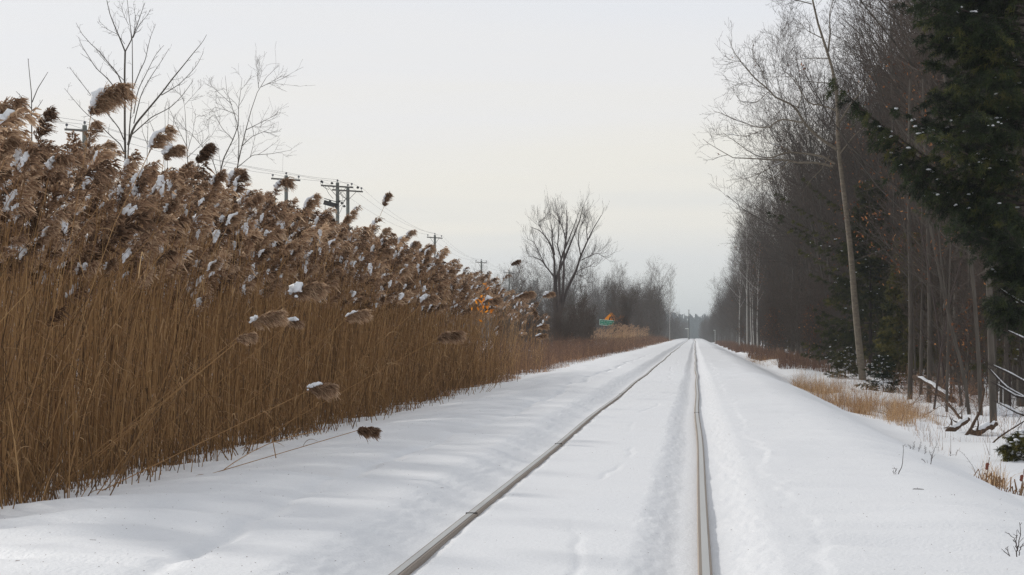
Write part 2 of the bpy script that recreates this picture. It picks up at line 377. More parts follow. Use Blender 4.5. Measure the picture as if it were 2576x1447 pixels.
reed_variants = []
for k in range(14):
    r = np.random.default_rng(100 + k)
    H = r.uniform(2.75, 3.2); lean = [0.03, 0.08, 0.12, 0.05, 0.16, 0.02, 0.10, 0.2, 0.06, 0.13, -0.05, 0.09, 0.3, 0.04][k]
    pts = stem_pts(r, H, lean)
    ms = MB(); tubes(ms, pts[None], np.linspace(0.0048, 0.0028, 6)[None], 4, a=r.uniform(0.35, 0.75))
    ml = MB(); leaves_for(ml, pts, r, 3)
    td = norm(pts[-1] - pts[-2])
    dark = k in (3, 8)
    mp, ax, d = plume_mesh(200 + k, 620, L=r.uniform(0.26, 0.36), width=0.0036, a=0.12 if dark else r.uniform(0.42, 0.66), org=pts[-1], tdir=td, droopy=r.uniform(0.45, 1.8))
    mc = MB(); cap_on(mc, ax, 300 + k, (r.uniform(0, .3), r.uniform(0.5, 0.85)), w=r.uniform(0.02, 0.033))
    reed_variants.append(dict(H=H, stem=ms.mesh('stem', M_stem), leaf=ml.mesh('leaf', M_leaf), plume=mp.mesh('plume', M_plume), cap=mc.mesh('snow_cap', M_cap), tip=pts[-1], dark=dark))
def reed_at(k, x, y, H, rz, label, cap=True, lf=True, group='common reeds along the front of the reed bed', name='common_reed'):
    v = reed_variants[k]; s = H / v['H']
    e = empty(name, (x, y, float(G(x, y)) - 0.03), rz, s)
    put('stem', v['stem'], e)
    if lf: put('foliage', v['leaf'], e)
    p = put('plume', v['plume'], e)
    if cap: put('snow_cap', v['cap'], p)
    tag(e, label, 'reed', group)
    return e

# --- reeds that stand out (their plume is at this place of the view)
def hero(px, py, Y, L, base, seed, label, dens=1200, droop=1.0, a=0.5, capw=0.035, capf=(0.05, 0.6), td=(0.6, 0, 0.8), bow=0.0, stem=True, lean_to=None, wdx=1.0, cap=True, w=0.0032):
    top = P(px, py, Y); r = np.random.default_rng(seed)
    bz = float(G(base[0], base[1])) - 0.05; b = np.array([base[0], base[1], bz])
    e = empty('common_reed', b); t = np.linspace(0, 1, 9)[:, None]
    pts = (top - b) * t + np.array([-1.0, 0, 0.6]) * bow * np.sin(t * math.pi)
    ms = MB(); tubes(ms, pts[None], np.linspace(0.0044, 0.0028, 9)[None], 5, a=0.48); ms.obj('stem', M_stem, e)
    ml = MB(); leaves_for(ml, pts, r, 3); ml.obj('foliage', M_leaf, e)
    tdir = norm(np.array(td, float))
    mp, ax, d = plume_mesh(seed, int(dens * 1.35), L=L, width=w, droopy=droop, a=a, org=pts[-1], tdir=tdir, wd=WIND * wdx)
    p = mp.obj('plume', M_plume, e)
    if cap:
        mc = MB(); cap_on(mc, ax, seed + 5, capf, w=capw); mc.obj('snow_cap', M_cap, p)
    return tag(e, label, 'reed', 'common reeds along the front of the reed bed')
hero(228, 292, 15.2, 0.37, (-5.15, 14.6), 1, 'tallest leaning reed, its huge drooping plume thickly capped with snow against the sky', dens=1700, droop=1.25, a=0.5, capw=0.036, capf=(0.0, 0.62), td=(0.45, 0, 0.9), bow=-0.1)
hero(492, 412, 22, 0.28, (-5.9, 22), 2, 'reed with a narrow dark plume bent over to the right, beside the small bare tree', droop=0.5, a=0.08, td=(0.5, 0, 0.85), cap=False)
hero(412, 402, 20, 0.24, (-5.7, 20), 3, 'reed with a snow-topped plume just left of the narrow dark one', droop=1.4, td=(0.5, 0, .8))
hero(728, 752, 17.4, 0.30, (-5.5, 16.6), 4, 'leaning reed whose broad plume with two lumps of snow hangs before the brown stems', dens=1400, droop=0.8, td=(0.75, 0, .55), capf=(0.05, 0.5))
hero(636, 818, 17.0, 0.27, (-5.5, 16.2), 5, 'leaning reed with a pale shaggy plume, snow at its left end, below the two-lump plume', dens=1300, droop=0.55, a=0.6, td=(0.85, 0, .5), capf=(0.0, 0.2), capw=0.022)
hero(596, 860, 16.8, 0.16, (-5.4, 16.0), 6, 'reed with a small pale tuft low in the stems left of the shaggy plume', droop=0.7, a=0.6, td=(0.8, 0, .5), cap=False, dens=600)
hero(722, 818, 18.4, 0.14, (-5.5, 18.0), 7, 'reed with a short plume wholly capped in snow right of the shaggy one', droop=1.6, td=(0.8, 0, .4), dens=500, capf=(0, .9), capw=0.022)
hero(868, 806, 21.5, 0.26, (-5.5, 20.7), 8, 'reed with a ragged pale plume rising to a point, right of the bed\'s middle', droop=0.5, a=0.6, td=(0.85, 0, .5), capw=0.014, dens=1100)
hero(1100, 852, 23.5, 0.29, (-5.4, 22.4), 9, 'leaning reed, big fluffy brown plume without snow, near the right end of the bed', droop=0.7, a=0.42, td=(0.85, 0, .35), cap=False, dens=1400)
hero(772, 985, 16.3, 0.235, (-5.0, 15.0), 10, 'lowest reed plume, snow-dusted, leaning out over the snow in front of the bed', droop=0.5, a=0.5, td=(0.95, 0, .25), capw=0.018, dens=1100)
hero(896, 1084, 17.6, 0.19, (-5.0, 16.6), 11, 'broken reed whose plume lies almost on the snow in front of the bed', droop=0.3, a=0.2, td=(0.98, -.1, .05), cap=False, dens=800)
hero(1366, 748, 45, 0.26, (-4.7, 44), 12, 'last reed plume at the right, a snowy tuft in front of the big bare tree', droop=0.9, td=(0.8, 0, .6), dens=700)
hero(1352, 806, 45, 0.26, (-4.6, 44.2), 13, 'reed with an upright pointed dark plume below the last snowy tuft', droop=-0.4, td=(-0.3, 0, .9), a=0.3, dens=700, cap=False)
hero(1350, 826, 44, 0.25, (-4.5, 43.4), 14, 'reed with a drooping tuft just under the pointed dark plume', droop=0.9, td=(0.8, 0, .4), dens=600, capw=0.02)
hero(1346, 850, 43, 0.25, (-4.4, 42.6), 15, 'lowest of the reed tufts in front of the big bare tree', droop=0.9, td=(0.8, 0, .4), dens=600, capw=0.02)
hero(1300, 752, 41, 0.36, (-4.9, 40), 16, 'reed with a wide fluffy brown plume, first left of the last snowy tuft', droop=1.0, td=(0.8, 0, .6), dens=1100, capw=0.014)
hero(1286, 668, 42, 0.21, (-5.2, 41.4), 17, 'reed with a small dark plume alone against the sky right of the bed', droop=0.4, td=(0.8, 0, .6), a=0.15, cap=False, dens=500)
hero(1216, 764, 35, 0.31, (-5.1, 34.5), 18, 'reed with a thick snow-covered plume below the orange leaves', droop=1.2, td=(0.8, 0, .5), dens=900, capw=0.03)
hero(1058, 770, 25, 0.24, (-5.3, 24.2), 19, 'reed with a curled snow-covered plume amid the right half of the bed', droop=1.5, td=(0.5, 0, .8), dens=900, capw=0.028)
hero(966, 520, 31, 0.24, (-6.2, 31), 20, 'reed with a split dark plume standing clear against the sky right of the twin poles', droop=0.7, td=(0.1, 0, 1), a=0.35, dens=800, capw=0.018)

# --- individually built reeds of the front of the bed
def front_edge(y): return -5.35 + 0.35 * vn(y / 3.0, 0 * y, 77) + 0.25 * vn(y / 0.8, 0 * y, 78) - 0.008 * (y - 15)
ZONES = [(18.8, 'near left end of the bed'), (23.5, 'bed below the bare saplings'), (30, 'middle of the bed below the left poles'), (42, 'bed below the twin poles'), (99, 'far right end of the bed')]
cnt = 0
rr = np.random.default_rng(5)
while cnt < 272:
    y0 = 15.0 + 37 * rr.random() ** 1.5; w = 2.4 * rr.random() ** 1.1
    x0 = float(front_edge(y0)) - w
    if x0 < -0.352 * y0 - 0.3: continue
    k = int(rr.integers(0, 14))
    H = rr.uniform(2.3, 3.45) if w > 0.5 else rr.uniform(2.0, 3.1)
    cap = rr.random() < 0.55
    zn = next(z[1] for z in ZONES if y0 < z[0])
    v = reed_variants[k]
    lb = ('dark brown' if v['dark'] else 'tan') + ' reed plume ' + ('capped with snow' if cap else 'bare of snow') + ', ' + zn
    reed_at(k, x0, y0, H, rr.normal(0, 0.35), lb, cap, lf=(y0 < 30), group='common reeds along the front of the reed bed')
    cnt += 1

# --- the rest of the bed as one mass
r = np.random.default_rng(11)
tm_pl = []
for k in range(10):
    mp, ax, d = plume_mesh(500 + k, 105, L=r.uniform(0.22, 0.36), width=0.0062, a=0.5, droopy=r.uniform(0.3, 1.9), tdir=norm(np.array([r.uniform(-.1, .6), 0, 1.0])))
    mc = MB(); cap_on(mc, ax, 520 + k, (r.uniform(0, .3), r.uniform(.45, .85)), w=r.uniform(0.018, 0.032))
    tm_pl.append((np.concatenate(mp.v), np.concatenate(mp.f4), np.concatenate(mp.a), np.concatenate(mc.v), np.concatenate(mc.f4)))
def instance(mb, V, F4, A, Pos, Rz, S, tone, m):
    K = len(Pos)
    if K == 0: return
    c, s = np.cos(Rz), np.sin(Rz)
    x = V[None, :, 0] * c[:, None] - V[None, :, 1] * s[:, None]; yy = V[None, :, 0] * s[:, None] + V[None, :, 1] * c[:, None]
    z = np.broadcast_to(V[None, :, 2], x.shape)
    W = np.stack([x, yy, z], -1) * S[:, None, None] + Pos[:, None, :]
    Fk = F4[None] + (np.arange(K) * len(V))[:, None, None]
    mb.add(W.reshape(-1, 3), None, Fk.reshape(-1, 4), np.clip(A[None] + tone[:, None], 0, 1).ravel(), m)
def sample_bed(n, wfun, y0, y1, yp=1.0):
    out = []
    while len(out) < n:
        yy = y0 + (y1 - y0) * r.random() ** yp; w = wfun()
        x = float(front_edge(yy)) - w
        if x < -0.352 * yy - 0.9: continue
        if yy > 50 and r.random() < min(.9, (yy - 50) / 24): continue
        out.append((x, yy, w))
    return np.array(out)
bed = np.r_[sample_bed(5200, lambda: 1.5 * r.random() ** 1.3, 13.5, 86, 1.3), sample_bed(5200, lambda: 1.2 + 7.5 * r.random(), 16, 80, 1.1)]
K = len(bed); ridge = np.clip(bed[:, 2] / 2.0, 0, 1)
H = r.uniform(1.5, 2.95, K) + ridge * r.uniform(0.1, 0.75, K)
H *= 1 + .11 * ridge * sm(bed[:, 1], 19, 27) - .16 * sm(bed[:, 1], 56, 66) - .12 * sm(bed[:, 1], 70, 84)
short = (bed[:, 2] < 0.5) & (r.random(K) < 0.45); H[short] *= r.uniform(0.15, 0.8, short.sum())
lean = np.abs(r.normal(0.06, 0.11, K)); lean[r.random(K) < 0.15] *= -1; ll = r.random(K) < 0.012; lean[ll] = r.uniform(0.25, 0.6, ll.sum())
az = r.normal(0, 0.7, K)
t = np.linspace(0, 1, 5)[None, :]
bx = G(bed[:, 0], bed[:, 1]) - 0.04
off = lean[:, None] * H[:, None] * (0.35 * t + 0.65 * t ** 2)
Pn = np.stack([bed[:, 0:1] + off * np.cos(az)[:, None], bed[:, 1:2] + off * np.sin(az)[:, None], bx[:, None] + H[:, None] * t * np.sqrt(1 - np.clip(lean, -.7, .7) ** 2 * .6)[:, None]], -1)
Pn[:, 1:, :2] += r.normal(0, 0.012, (K, 4, 2))
mb = MB()
tubes(mb, Pn, np.linspace(0.0052, 0.0026, 5)[None] * r.uniform(0.7, 1.25, (K, 1)), 3, a=np.clip(r.normal(0.46, 0.28, K), 0, 1), m=0)
# leaves / sheaths
kl = r.integers(0, K, 26000); tt = r.uniform(0.05, 0.9, len(kl)); ii = (tt * 4).astype(int)
B = Pn[kl, ii] + (Pn[kl, ii + 1] - Pn[kl, ii]) * (tt * 4 - ii)[:, None]
az2 = r.uniform(-2.2, 1.6, len(kl)); hd = np.stack([np.cos(az2), np.sin(az2), 0 * az2], 1); Ln = r.uniform(0.12, 0.40, len(kl))[:, None]; up = r.uniform(-0.9, 1.6, len(kl))[:, None] * np.array([[0, 0, 1]])
q = np.stack([B, B + (hd * 0.18 + up * 0.55) * Ln * 0.5, B + (hd * 0.40 + up * 0.75) * Ln, B + (hd * 0.75 + up * 0.55 - np.array([[0, 0, .2]])) * Ln * 1.2], 1)
ribbons(mb, q, np.array([[0.003, 0.007, 0.005, 0.001]]) * r.uniform(0.6, 1.2, (len(kl), 1)), np.stack([-hd[:, 1], hd[:, 0], 0 * az2 + .3], 1), np.clip(r.normal(0.42, 0.25, len(kl)), 0, 1), m=1)
pl = np.where((~short) & (r.random(K) < 0.5 + 0.2 * (ridge > 0.5)) & ((H > 1.95) | (r.random(K) < .05)))[0]
tips = Pn[pl, -1]; var = r.integers(0, 10, len(pl)); rz = r.normal(0, 0.5, len(pl)); sc = r.uniform(0.75, 1.25, len(pl)); tone = r.normal(0.0, 0.17, len(pl)); tone[r.random(len(pl)) < 0.2] = -0.36; sc[r.random(len(pl)) < .12] *= 1.3
capd = r.random(len(pl)) < 0.42
for k in range(10):
    q = np.where(var == k)[0]; Vp, Fp, Ap, Vc, Fc = tm_pl[k]
    instance(mb, Vp, Fp, Ap, tips[q], rz[q], sc[q], tone[q], 2)
    q = q[capd[q]]; instance(mb, Vc, Fc, np.full(len(Vc), .5), tips[q], rz[q], sc[q], tone[q] * 0, 3)
# broken butts leaning out of the snow at the front
K2 = 2900; yb = 14 + 42 * r.random(K2) ** 1.5; xb = front_edge(yb) + .02 + np.abs(r.normal(0, .30, K2)) - .1
Hb = r.uniform(0.08, 0.45, K2); o_ = r.random(K2) < .10; xb = np.where(o_, xb + r.uniform(.05, .75, K2), xb); Hb = np.where(o_, r.uniform(.25, 1.3, K2), Hb); az3 = r.uniform(0, 6.28, K2); lb = r.uniform(0, 0.6, K2) * (1 + .3 * o_)
b0 = np.stack([xb, yb, G(xb, yb) - 0.03], 1); tp = b0 + np.stack([np.cos(az3) * lb * Hb, np.sin(az3) * lb * Hb, Hb], 1)
tubes(mb, np.stack([b0, (b0 + tp) / 2, tp], 1), np.array([[0.006, 0.005, 0.004]]) * r.uniform(.6, 1.2, (K2, 1)), 3, a=r.uniform(0.05, 0.5, K2))
tag(mb.obj('reed_bed', [M_stem, M_leaf, M_plume, M_cap]), 'dense mass of dry brown common reeds with snow-dusted plumes filling the left bank', 'reeds', kind='stuff')

# long fallen stems crossing the front of the bed
for i, (a_, b_, Ya, Yb, lb) in enumerate([
    ((500, 1195), (800, 1085), 17.2, 18, 'fallen reed stem lying low over the snow by the broken plume'),
    ((60, 1345), (20, 1010), 14.3, 14.8, 'thick pale reed stem standing out on the snow at the left edge'),
    ((82, 1352), (150, 1165), 14.2, 14.6, 'thin reed stem leaning right beside the thick pale one'),
    ((300, 1215), (348, 1065), 16.8, 17.0, 'dark weathered reed stem among the brown ones at lower left'),
    ((700, 1165), (655, 1010), 18.8, 19.2, 'short reed stem standing out in front of the bed'),
    ((150, 1230), (262, 900), 16.0, 16.4, 'tall tan stem slanting right in front of the near stems')]):
    A_, B_ = P(*a_, Ya), P(*b_, Yb); A_[2] = min(A_[2], float(G(A_[0], A_[1]))) - 0.02
    e = empty('reed_stem', A_); m = MB()
    tt = np.linspace(0, 1, 8)[:, None]; pts = (B_ - A_) * tt + np.array([0, 0, 0.10]) * np.sin(tt * math.pi)
    m.add(np.zeros((0, 3))); tubes(m, pts[None], np.linspace([.0045, .010, .005, .007, .005, .006][i], 0.003, 8)[None], 5, a=[.55, .7, .6, .0, .4, .6][i]); m.obj('stem', M_stem, e)
    m = MB(); leaves_for(m, pts, np.random.default_rng(i), 2, .6); m.obj('foliage', M_leaf, e)
    tag(e, lb, 'reed stem', 'single reed stems in front of the bed')

# orange leaves in the right of the bed
e = P(1222, 900, 30); e[2] = float(G(e[0], 30)); root = empty('leafy_shrub', e); r = np.random.default_rng(3)
m = MB(); pts = [np.array(P(x_, y_, 30)) - e for x_, y_ in ((1222, 905), (1224, 830), (1221, 770), (1220, 715))]; tubes(m, np.array(pts)[None], np.array([[.003, .003, .0025, .002]]), 4); m.obj('stem', M_twig, root)
m = MB(); C = np.array([P(x_, y_, 30) - e for x_, y_ in [(1221, 716)] * 5 + [(1213 + r.normal(0, 9), 758 + r.normal(0, 14)) for _ in range(22)] + [(1226 + r.normal(0, 12), 775 + r.normal(0, 6)) for _ in range(15)]])
n_ = len(C); dn = r.normal(0, 1, (n_, 3)); dn[:, 2] -= 1.0; dn = norm(dn) * r.uniform(0.04, 0.08, n_)[:, None]
ribbons(m, np.stack([C, C + dn * .5, C + dn], 1), np.array([[.004, .016, .002]]) * np.ones((n_, 1)), r.normal(0, 1, (n_, 3)), r.random(n_)); m.obj('leaves', M_orange, root)
tag(root, 'thin shrub holding bright orange dead leaves among the reeds', 'shrub')

# ------------------------------------------------------------------ bare trees
def grow(r, par, parR, nper, t0, t1, ang, ln, lnsd, up, rad, npts=4, crook=0.12, taper=True, tmin=1.0):
    """children polylines off parent polylines [M,N,3]"""
    M, N, _ = par.shape; n = M * nper
    pi = np.repeat(np.arange(M), nper)
    t = (np.tile((np.arange(nper) + 0.5) / nper, M) + r.uniform(-0.5, 0.5, n) / nper) * (t1 - t0) + t0
    t = np.clip(t, 0, 0.995); i = (t * (N - 1)).astype(int); fr = (t * (N - 1) - i)[:, None]
    B = par[pi, i] * (1 - fr) + par[pi, i + 1] * fr; T = norm(par[pi, i + 1] - par[pi, i])
    Rb = parR[pi, i] * (1 - fr[:, 0]) + parR[pi, i + 1] * fr[:, 0]
    o = r.normal(0, 1, (n, 3)); o -= (o * T).sum(1, keepdims=True) * T; o = norm(o)
    an = r.normal(ang, ang * 0.28, n)[:, None]
    d = T * np.cos(an) + o * np.sin(an)
    L = ln * np.exp(r.normal(0, lnsd, n)) * (1 - 0.55 * t if taper else 1)
    pts = [B]; cur = B
    for k in range(npts - 1):
        d = norm(d + np.array([0, 0, up]) + r.normal(0, crook, (n, 3)))
        cur = cur + d * (L / (npts - 1))[:, None]; pts.append(cur)
    C = np.stack(pts, 1)
    r0 = np.minimum(Rb * 0.7, rad * L / ln + 0.001)
    R = r0[:, None] * np.linspace(1, 0.35, npts)[None]
    return C, R

def forest_tree(seed, H, r0, crown0=0.35, spread=1.0, stems=1, dens=1.0, up=0.22, tw=1.0, twm=M_twig, bark=M_bark, leafy=0, sidebias=None):
    r = np.random.default_rng(seed); trunk = MB(); crown = MB()
    T = []; TR = []
    for s in range(stems):
        a = r.uniform(0, 6.28); l = 0.04 + (0.16 if stems > 1 else 0) * r.uniform(0.6, 1.2); hh = H * (1 if s == 0 else r.uniform(0.75, 1))
        t = np.linspace(0, 1, 10)[:, None]
        p = np.concatenate([l * hh * np.cos(a) * t ** 1.2, l * hh * np.sin(a) * t ** 1.2, hh * t], 1); p[1:, :2] += np.cumsum(r.normal(0, 0.012 * H / 3, (9, 2)), 0) * 0.6
        if stems > 1: p[:, :2] += r.normal(0, 0.15, 2)
        T.append(p); TR.append(r0 * (1 - 0.93 * t[:, 0]) * (1 if stems == 1 else 0.7))
    T = np.array(T); TR = np.array(TR)
    TR[:, 0] *= 1.35
    T[:, 0, 2] -= 0.25
    tubes(trunk, T, TR, 7, a=0.5)
    C1, R1 = grow(r, T, TR, int(30 * dens), crown0, 0.98, 0.75, H * 0.27 * spread, 0.25, up * 0.6, r0 * 0.42, 6, 0.10)
    if sidebias is not None:
        C1[:, :, 0] += sidebias * (np.linalg.norm(C1 - C1[:, :1], axis=2)) * 0.35
    tubes(trunk, C1, R1, 4, a=0.4)
    C2, R2 = grow(r, C1, R1, 7, 0.15, 0.98, 0.65, H * 0.12 * spread, 0.3, up * 0.5, 0.021, 5, 0.13)
    tubes(crown, C2, R2, 3, a=0.45)
    C3, R3 = grow(r, C2, R2, 5, 0.1, 0.98, 0.6, H * 0.05 * tw, 0.3, up * 0.4, 0.008, 4, 0.16)
    tubes(crown, C3, np.maximum(R3, 0.0055), 3, a=np.clip(r.normal(0.5, .2, len(C3)), 0, 1))
    C4, R4 = grow(r, C3, R3, 2, 0.2, 0.95, 0.6, H * 0.022 * tw, 0.3, up * 0.3, 0.005, 3, 0.16)
    S = r.normal(0, 1, (len(C4), 3)); ribbons(crown, C4, np.full(C4.shape[:2], 0.0052), S, 0.6)
    lm = None
    if leafy:
        lm = MB(); c = C3[r.integers(0, len(C3), leafy), -1]; c = c[c[:, 2] < H * 0.75]; n = len(c)
        dn = r.normal(0, 1, (n, 3)); dn[:, 2] -= .8; dn = norm(dn) * r.uniform(0.07, 0.13, n)[:, None]
        ribbons(lm, np.stack([c, c + dn * .5, c + dn], 1), np.array([[.01, .04, .008]]) * np.ones((n, 1)), r.normal(0, 1, (n, 3)), r.random(n))
        lm = lm.mesh('leaves', M_dead)
    return dict(H=H, trunk=trunk.mesh('trunk', bark), crown=crown.mesh('crown', twm), leaves=lm)
def plant(v, name, x, y, rz, s, label, cat='tree', group=None, dz=-0.05):
    e = empty(name, (x, y, float(G(x, y)) + dz), rz, s)
    put('trunk', v['trunk'], e); put('crown', v['crown'], e)
    if v.get('leaves'): put('dead_leaves', v['leaves'], e)
    if v.get('snow'): put('snow', v['snow'], e)
    return tag(e, label, cat, group)

FT = [forest_tree(40, 17, 0.12, 0.34, spread=1.1), forest_tree(41, 19, 0.14, 0.38, up=0.28, spread=1.1), forest_tree(42, 15, 0.10, 0.12, dens=1.1), forest_tree(43, 18, 0.11, 0.3, stems=2, dens=.8),
      forest_tree(44, 16, 0.11, 0.2, leafy=700), forest_tree(45, 20, 0.16, 0.3, spread=1.3), forest_tree(46, 14, 0.08, 0.18, up=0.35)]
SAP = [forest_tree(60, 8, 0.045, 0.12, spread=0.9, dens=0.7, tw=1.3), forest_tree(61, 7, 0.04, 0.15, stems=3, dens=0.6, tw=1.4), forest_tree(62, 9, 0.05, 0.1, spread=0.8, dens=0.8, up=0.4, tw=1.2),
       forest_tree(63, 6, 0.035, 0.1, stems=2, dens=0.7, tw=1.5, leafy=420)]
WB = [forest_tree(70, 21, 0.11, 0.35, spread=0.75, up=0.34, bark=M_white), forest_tree(71, 19, 0.09, 0.4, spread=0.7, up=0.34, bark=M_white)]
SHR = [forest_tree(80, 3.0, 0.02, 0.05, stems=5, dens=0.4, tw=1.6, up=0.3), forest_tree(81, 2.4, 0.018, 0.05, stems=4, dens=0.4, tw=1.8, leafy=90)]

# traced limbs
def traced(name, base, limbs, Y, label, cat='tree', lv=((5, 0.9), (4, 0.35)), up=0.1, bark=M_bark, twm=M_twig, r_twig=(0.012, 0.006), seed=0, sub=None, spread=0.35, ang=0.6, group=None, leafy=0, minr=0.003, snow=False, wob=0.0):
    """limbs: list of (points in the view, r0, r1, depth swing in m)"""
    r = np.random.default_rng(seed); bx_, by_ = base
    b = P(bx_, by_, Y); b[2] = float(G(b[0], Y)) - 0.1
    e = empty(name, b); tk = MB(); cr = MB(); allC = []; allR = []
    for pts, r0, r1, dep in limbs:
        n = len(pts); W_ = np.array([P(px, py, Y + dep[0] + (dep[1] - dep[0]) * i / (n - 1)) for i, (px, py) in enumerate(pts)]) - b
        if pts[0][1] >= by_ - 2: W_[0, 2] = -0.15
        W_ = resample(W_, max(10, n * 2)); 
        if wob: W_[1:-1] += r.normal(0, wob, (len(W_) - 2, 3))
        if len(W_) != 20: W_ = resample(W_, 20)
        R_ = np.linspace(r0, r1, 20); allC.append(W_); allR.append(R_)
        tubes(tk, W_[None], R_[None], 8 if r0 > 0.04 else 5, a=0.5)
    C = np.array(allC); R = np.array(allR)
    for li, (nper, ln) in enumerate(lv):
        C, R = grow(r, C, R, nper, 0.15, 0.99, ang, ln, 0.35, up, r_twig[min(li, len(r_twig) - 1)], 6 if li == 0 else 4, 0.15, taper=(li == 0))
        R = np.maximum(R, minr); tubes(cr, C, R, 3 if li else 4, a=0.45)
        if li == 0: C = C[:, ::1]
    tk.obj('trunk', bark, e); cr.obj('crown', twm, e)
    if snow:
        m = MB(); q = [c for c, r_ in zip(allC, allR) if abs(c[-1, 2] - c[0, 2]) < 0.9 * abs(c[-1, 0] - c[0, 0])]
        for c in q:
            i = r.integers(1, 12); c2 = c[i:i + 6] + np.array([0, 0, 0.02]); tubes(m, c2[None], np.array([[.004, .016, .02, .02, .014, .004]]), 5, flat=.8)
        m.obj('snow', M_cap, e)
    if leafy:
        m = MB(); c = C[r.integers(0, len(C), leafy), -1]; c = c + r.normal(0, .05, c.shape); n = len(c)
        dn = r.normal(0, 1, (n, 3)); dn[:, 2] -= .8; dn = norm(dn) * r.uniform(0.07, 0.13, n)[:, None]
        ribbons(m, np.stack([c, c + dn * .5, c + dn], 1), np.array([[.01, .035, .006]]) * np.ones((n, 1)), r.normal(0, 1, (n, 3)), r.random(n)); m.obj('dead_leaves', M_dead, e)
    return tag(e, label, cat, group)
def q2(l): return [(x * .3174, y * .3174) for x, y in l]
def q4(l): return [(1698 + x * .341, y * .341) for x, y in l]
def q5(l): return [(1289.3 + x * .26943, 490.6 + y * .26943) for x, y in l]

traced('bare_tree', (316, 700), [
    (q2([(1005, 2200), (1000, 1500), (990, 1100), (985, 900), (995, 750), (985, 600), (992, 410)]), .055, .028, (0, .4)),
    (q2([(992, 410), (940, 280), (905, 200), (870, 110), (845, 0), (835, -80)]), .024, .006, (.4, 1)),
    (q2([(992, 410), (1050, 300), (1090, 190), (1120, 100), (1150, 20)]), .022, .006, (.4, 0)),
    (q2([(1010, 2200), (1005, 1400), (1030, 950), (1052, 750), (1048, 550), (1055, 300), (1030, 200), (1020, 100), (1005, -30)]), .05, .007, (0, -.5)),
    (q2([(1015, 1150), (1060, 1000), (1180, 860), (1280, 740), (1370, 620), (1470, 500), (1540, 410), (1600, 345), (1638, 275)]), .042, .006, (0, 1.0)),
    (q2([(1025, 1085), (1200, 930), (1360, 850), (1460, 740), (1530, 640)]), .022, .006, (0, -1)),
    (q2([(995, 740), (930, 580), (860, 500), (780, 400), (720, 350), (650, 270), (602, 180)]), .022, .005, (.3, 1.2)),
    (q2([(1000, 770), (930, 720), (850, 620), (760, 540), (690, 430), (640, 350), (622, 295)]), .022, .005, (.3, -1)),
    (q2([(985, 640), (900, 560), (850, 500), (780, 430), (770, 390)]), .012, .004, (.3, -.2)),
    (q2([(992, 1130), (940, 1010), (850, 900), (740, 780), (640, 650), (590, 590), (552, 530)]), .02, .005, (0, .8)),
    (q2([(1000, 1250), (960, 1150), (860, 1060), (760, 960), (680, 900), (600, 810), (510, 700)]), .02, .005, (0, -.8)),
    (q2([(990, 350), (930, 270), (860, 240), (820, 200), (785, 170)]), .01, .004, (.4, 0)),
    (q2([(1055, 700), (1110, 560), (1150, 480), (1190, 300), (1235, 190)]), .018, .005, (-.2, .6)),
    (q2([(1060, 900), (1090, 720), (1180, 540), (1240, 420), (1300, 360)]), .018, .005, (-.2, -1)),
    (q2([(1060, 980), (1120, 740), (1200, 600), (1270, 500), (1340, 385)]), .02, .005, (0, .2)),
    (q2([(1280, 755), (1340, 720), (1420, 670), (1500, 590), (1560, 520), (1610, 420)]), .016, .005, (.5, 0)),
    (q2([(1055, 300), (1100, 200), (1160, 130), (1190, 85)]), .012, .004, (-.3, .1)),
    (q2([(1058, 280), (1075, 150), (1058, 30)]), .01, .004, (-.3, -.6)),
    (q2([(1020, 200), (985, 130), (950, 30)]), .008, .004, (-.3, -.6))],
    62, 'tall many-stemmed bare sapling rising above the reeds, taller than the snow-capped plume', lv=((8, 0.35), (2, 0.12)), up=.06, r_twig=(.006, .004), seed=4, bark=M_bark, ang=.7)
traced('bare_tree', (600, 700), [
    (q2([(1850, 2200), (1870, 1440), (1900, 1200), (1890, 1020), (1880, 950), (1860, 900), (1810, 790), (1790, 700), (1785, 600)]), .05, .004, (0, 1)),
    (q2([(1888, 1000), (1890, 850), (1910, 700), (1918, 620)]), .014, .004, (.6, 0)),
    (q2([(1700, 1600), (1730, 1430), (1770, 1260), (1850, 1100), (1885, 1000)]), .03, .014, (0, -.5)),
    (q2([(1840, 2200), (1860, 1440), (1910, 1170), (1950, 1030), (1990, 870), (2030, 740), (2080, 640), (2150, 580), (2215, 515)]), .05, .004, (0, -1)),
    (q2([(2050, 700), (2040, 600), (2037, 540)]), .01, .004, (-.6, -1)), (q2([(2070, 690), (2150, 650), (2225, 610)]), .01, .004, (-.6, 0)),
    (q2([(1915, 1160), (2000, 1080), (2100, 1040), (2200, 1080)]), .014, .004, (-.3, 1)), (q2([(1950, 1030), (2050, 980), (2200, 905)]), .014, .004, (-.4, .4)),
    (q2([(1880, 1330), (2000, 1230), (2150, 1220), (2310, 1190)]), .014, .004, (-.2, -1)), (q2([(1865, 905), (1780, 870), (1700, 850), (1655, 905)]), .01, .004, (.6, 0)),
    (q2([(1735, 1430), (1680, 1250), (1600, 1160), (1500, 1040), (1400, 1010)]), .016, .004, (-.3, .8)), (q2([(1840, 830), (1740, 740), (1655, 660)]), .009, .004, (.6, 1)),
    (q2([(1850, 1110), (1760, 1020), (1700, 900), (1640, 960)]), .012, .004, (0, .6))],
    66, 'bare bushy sapling with fine curved twigs, second above the reeds from the left', lv=((7, 0.75), (4, 0.3)), up=.05, r_twig=(.006, .004), seed=6, ang=.7)
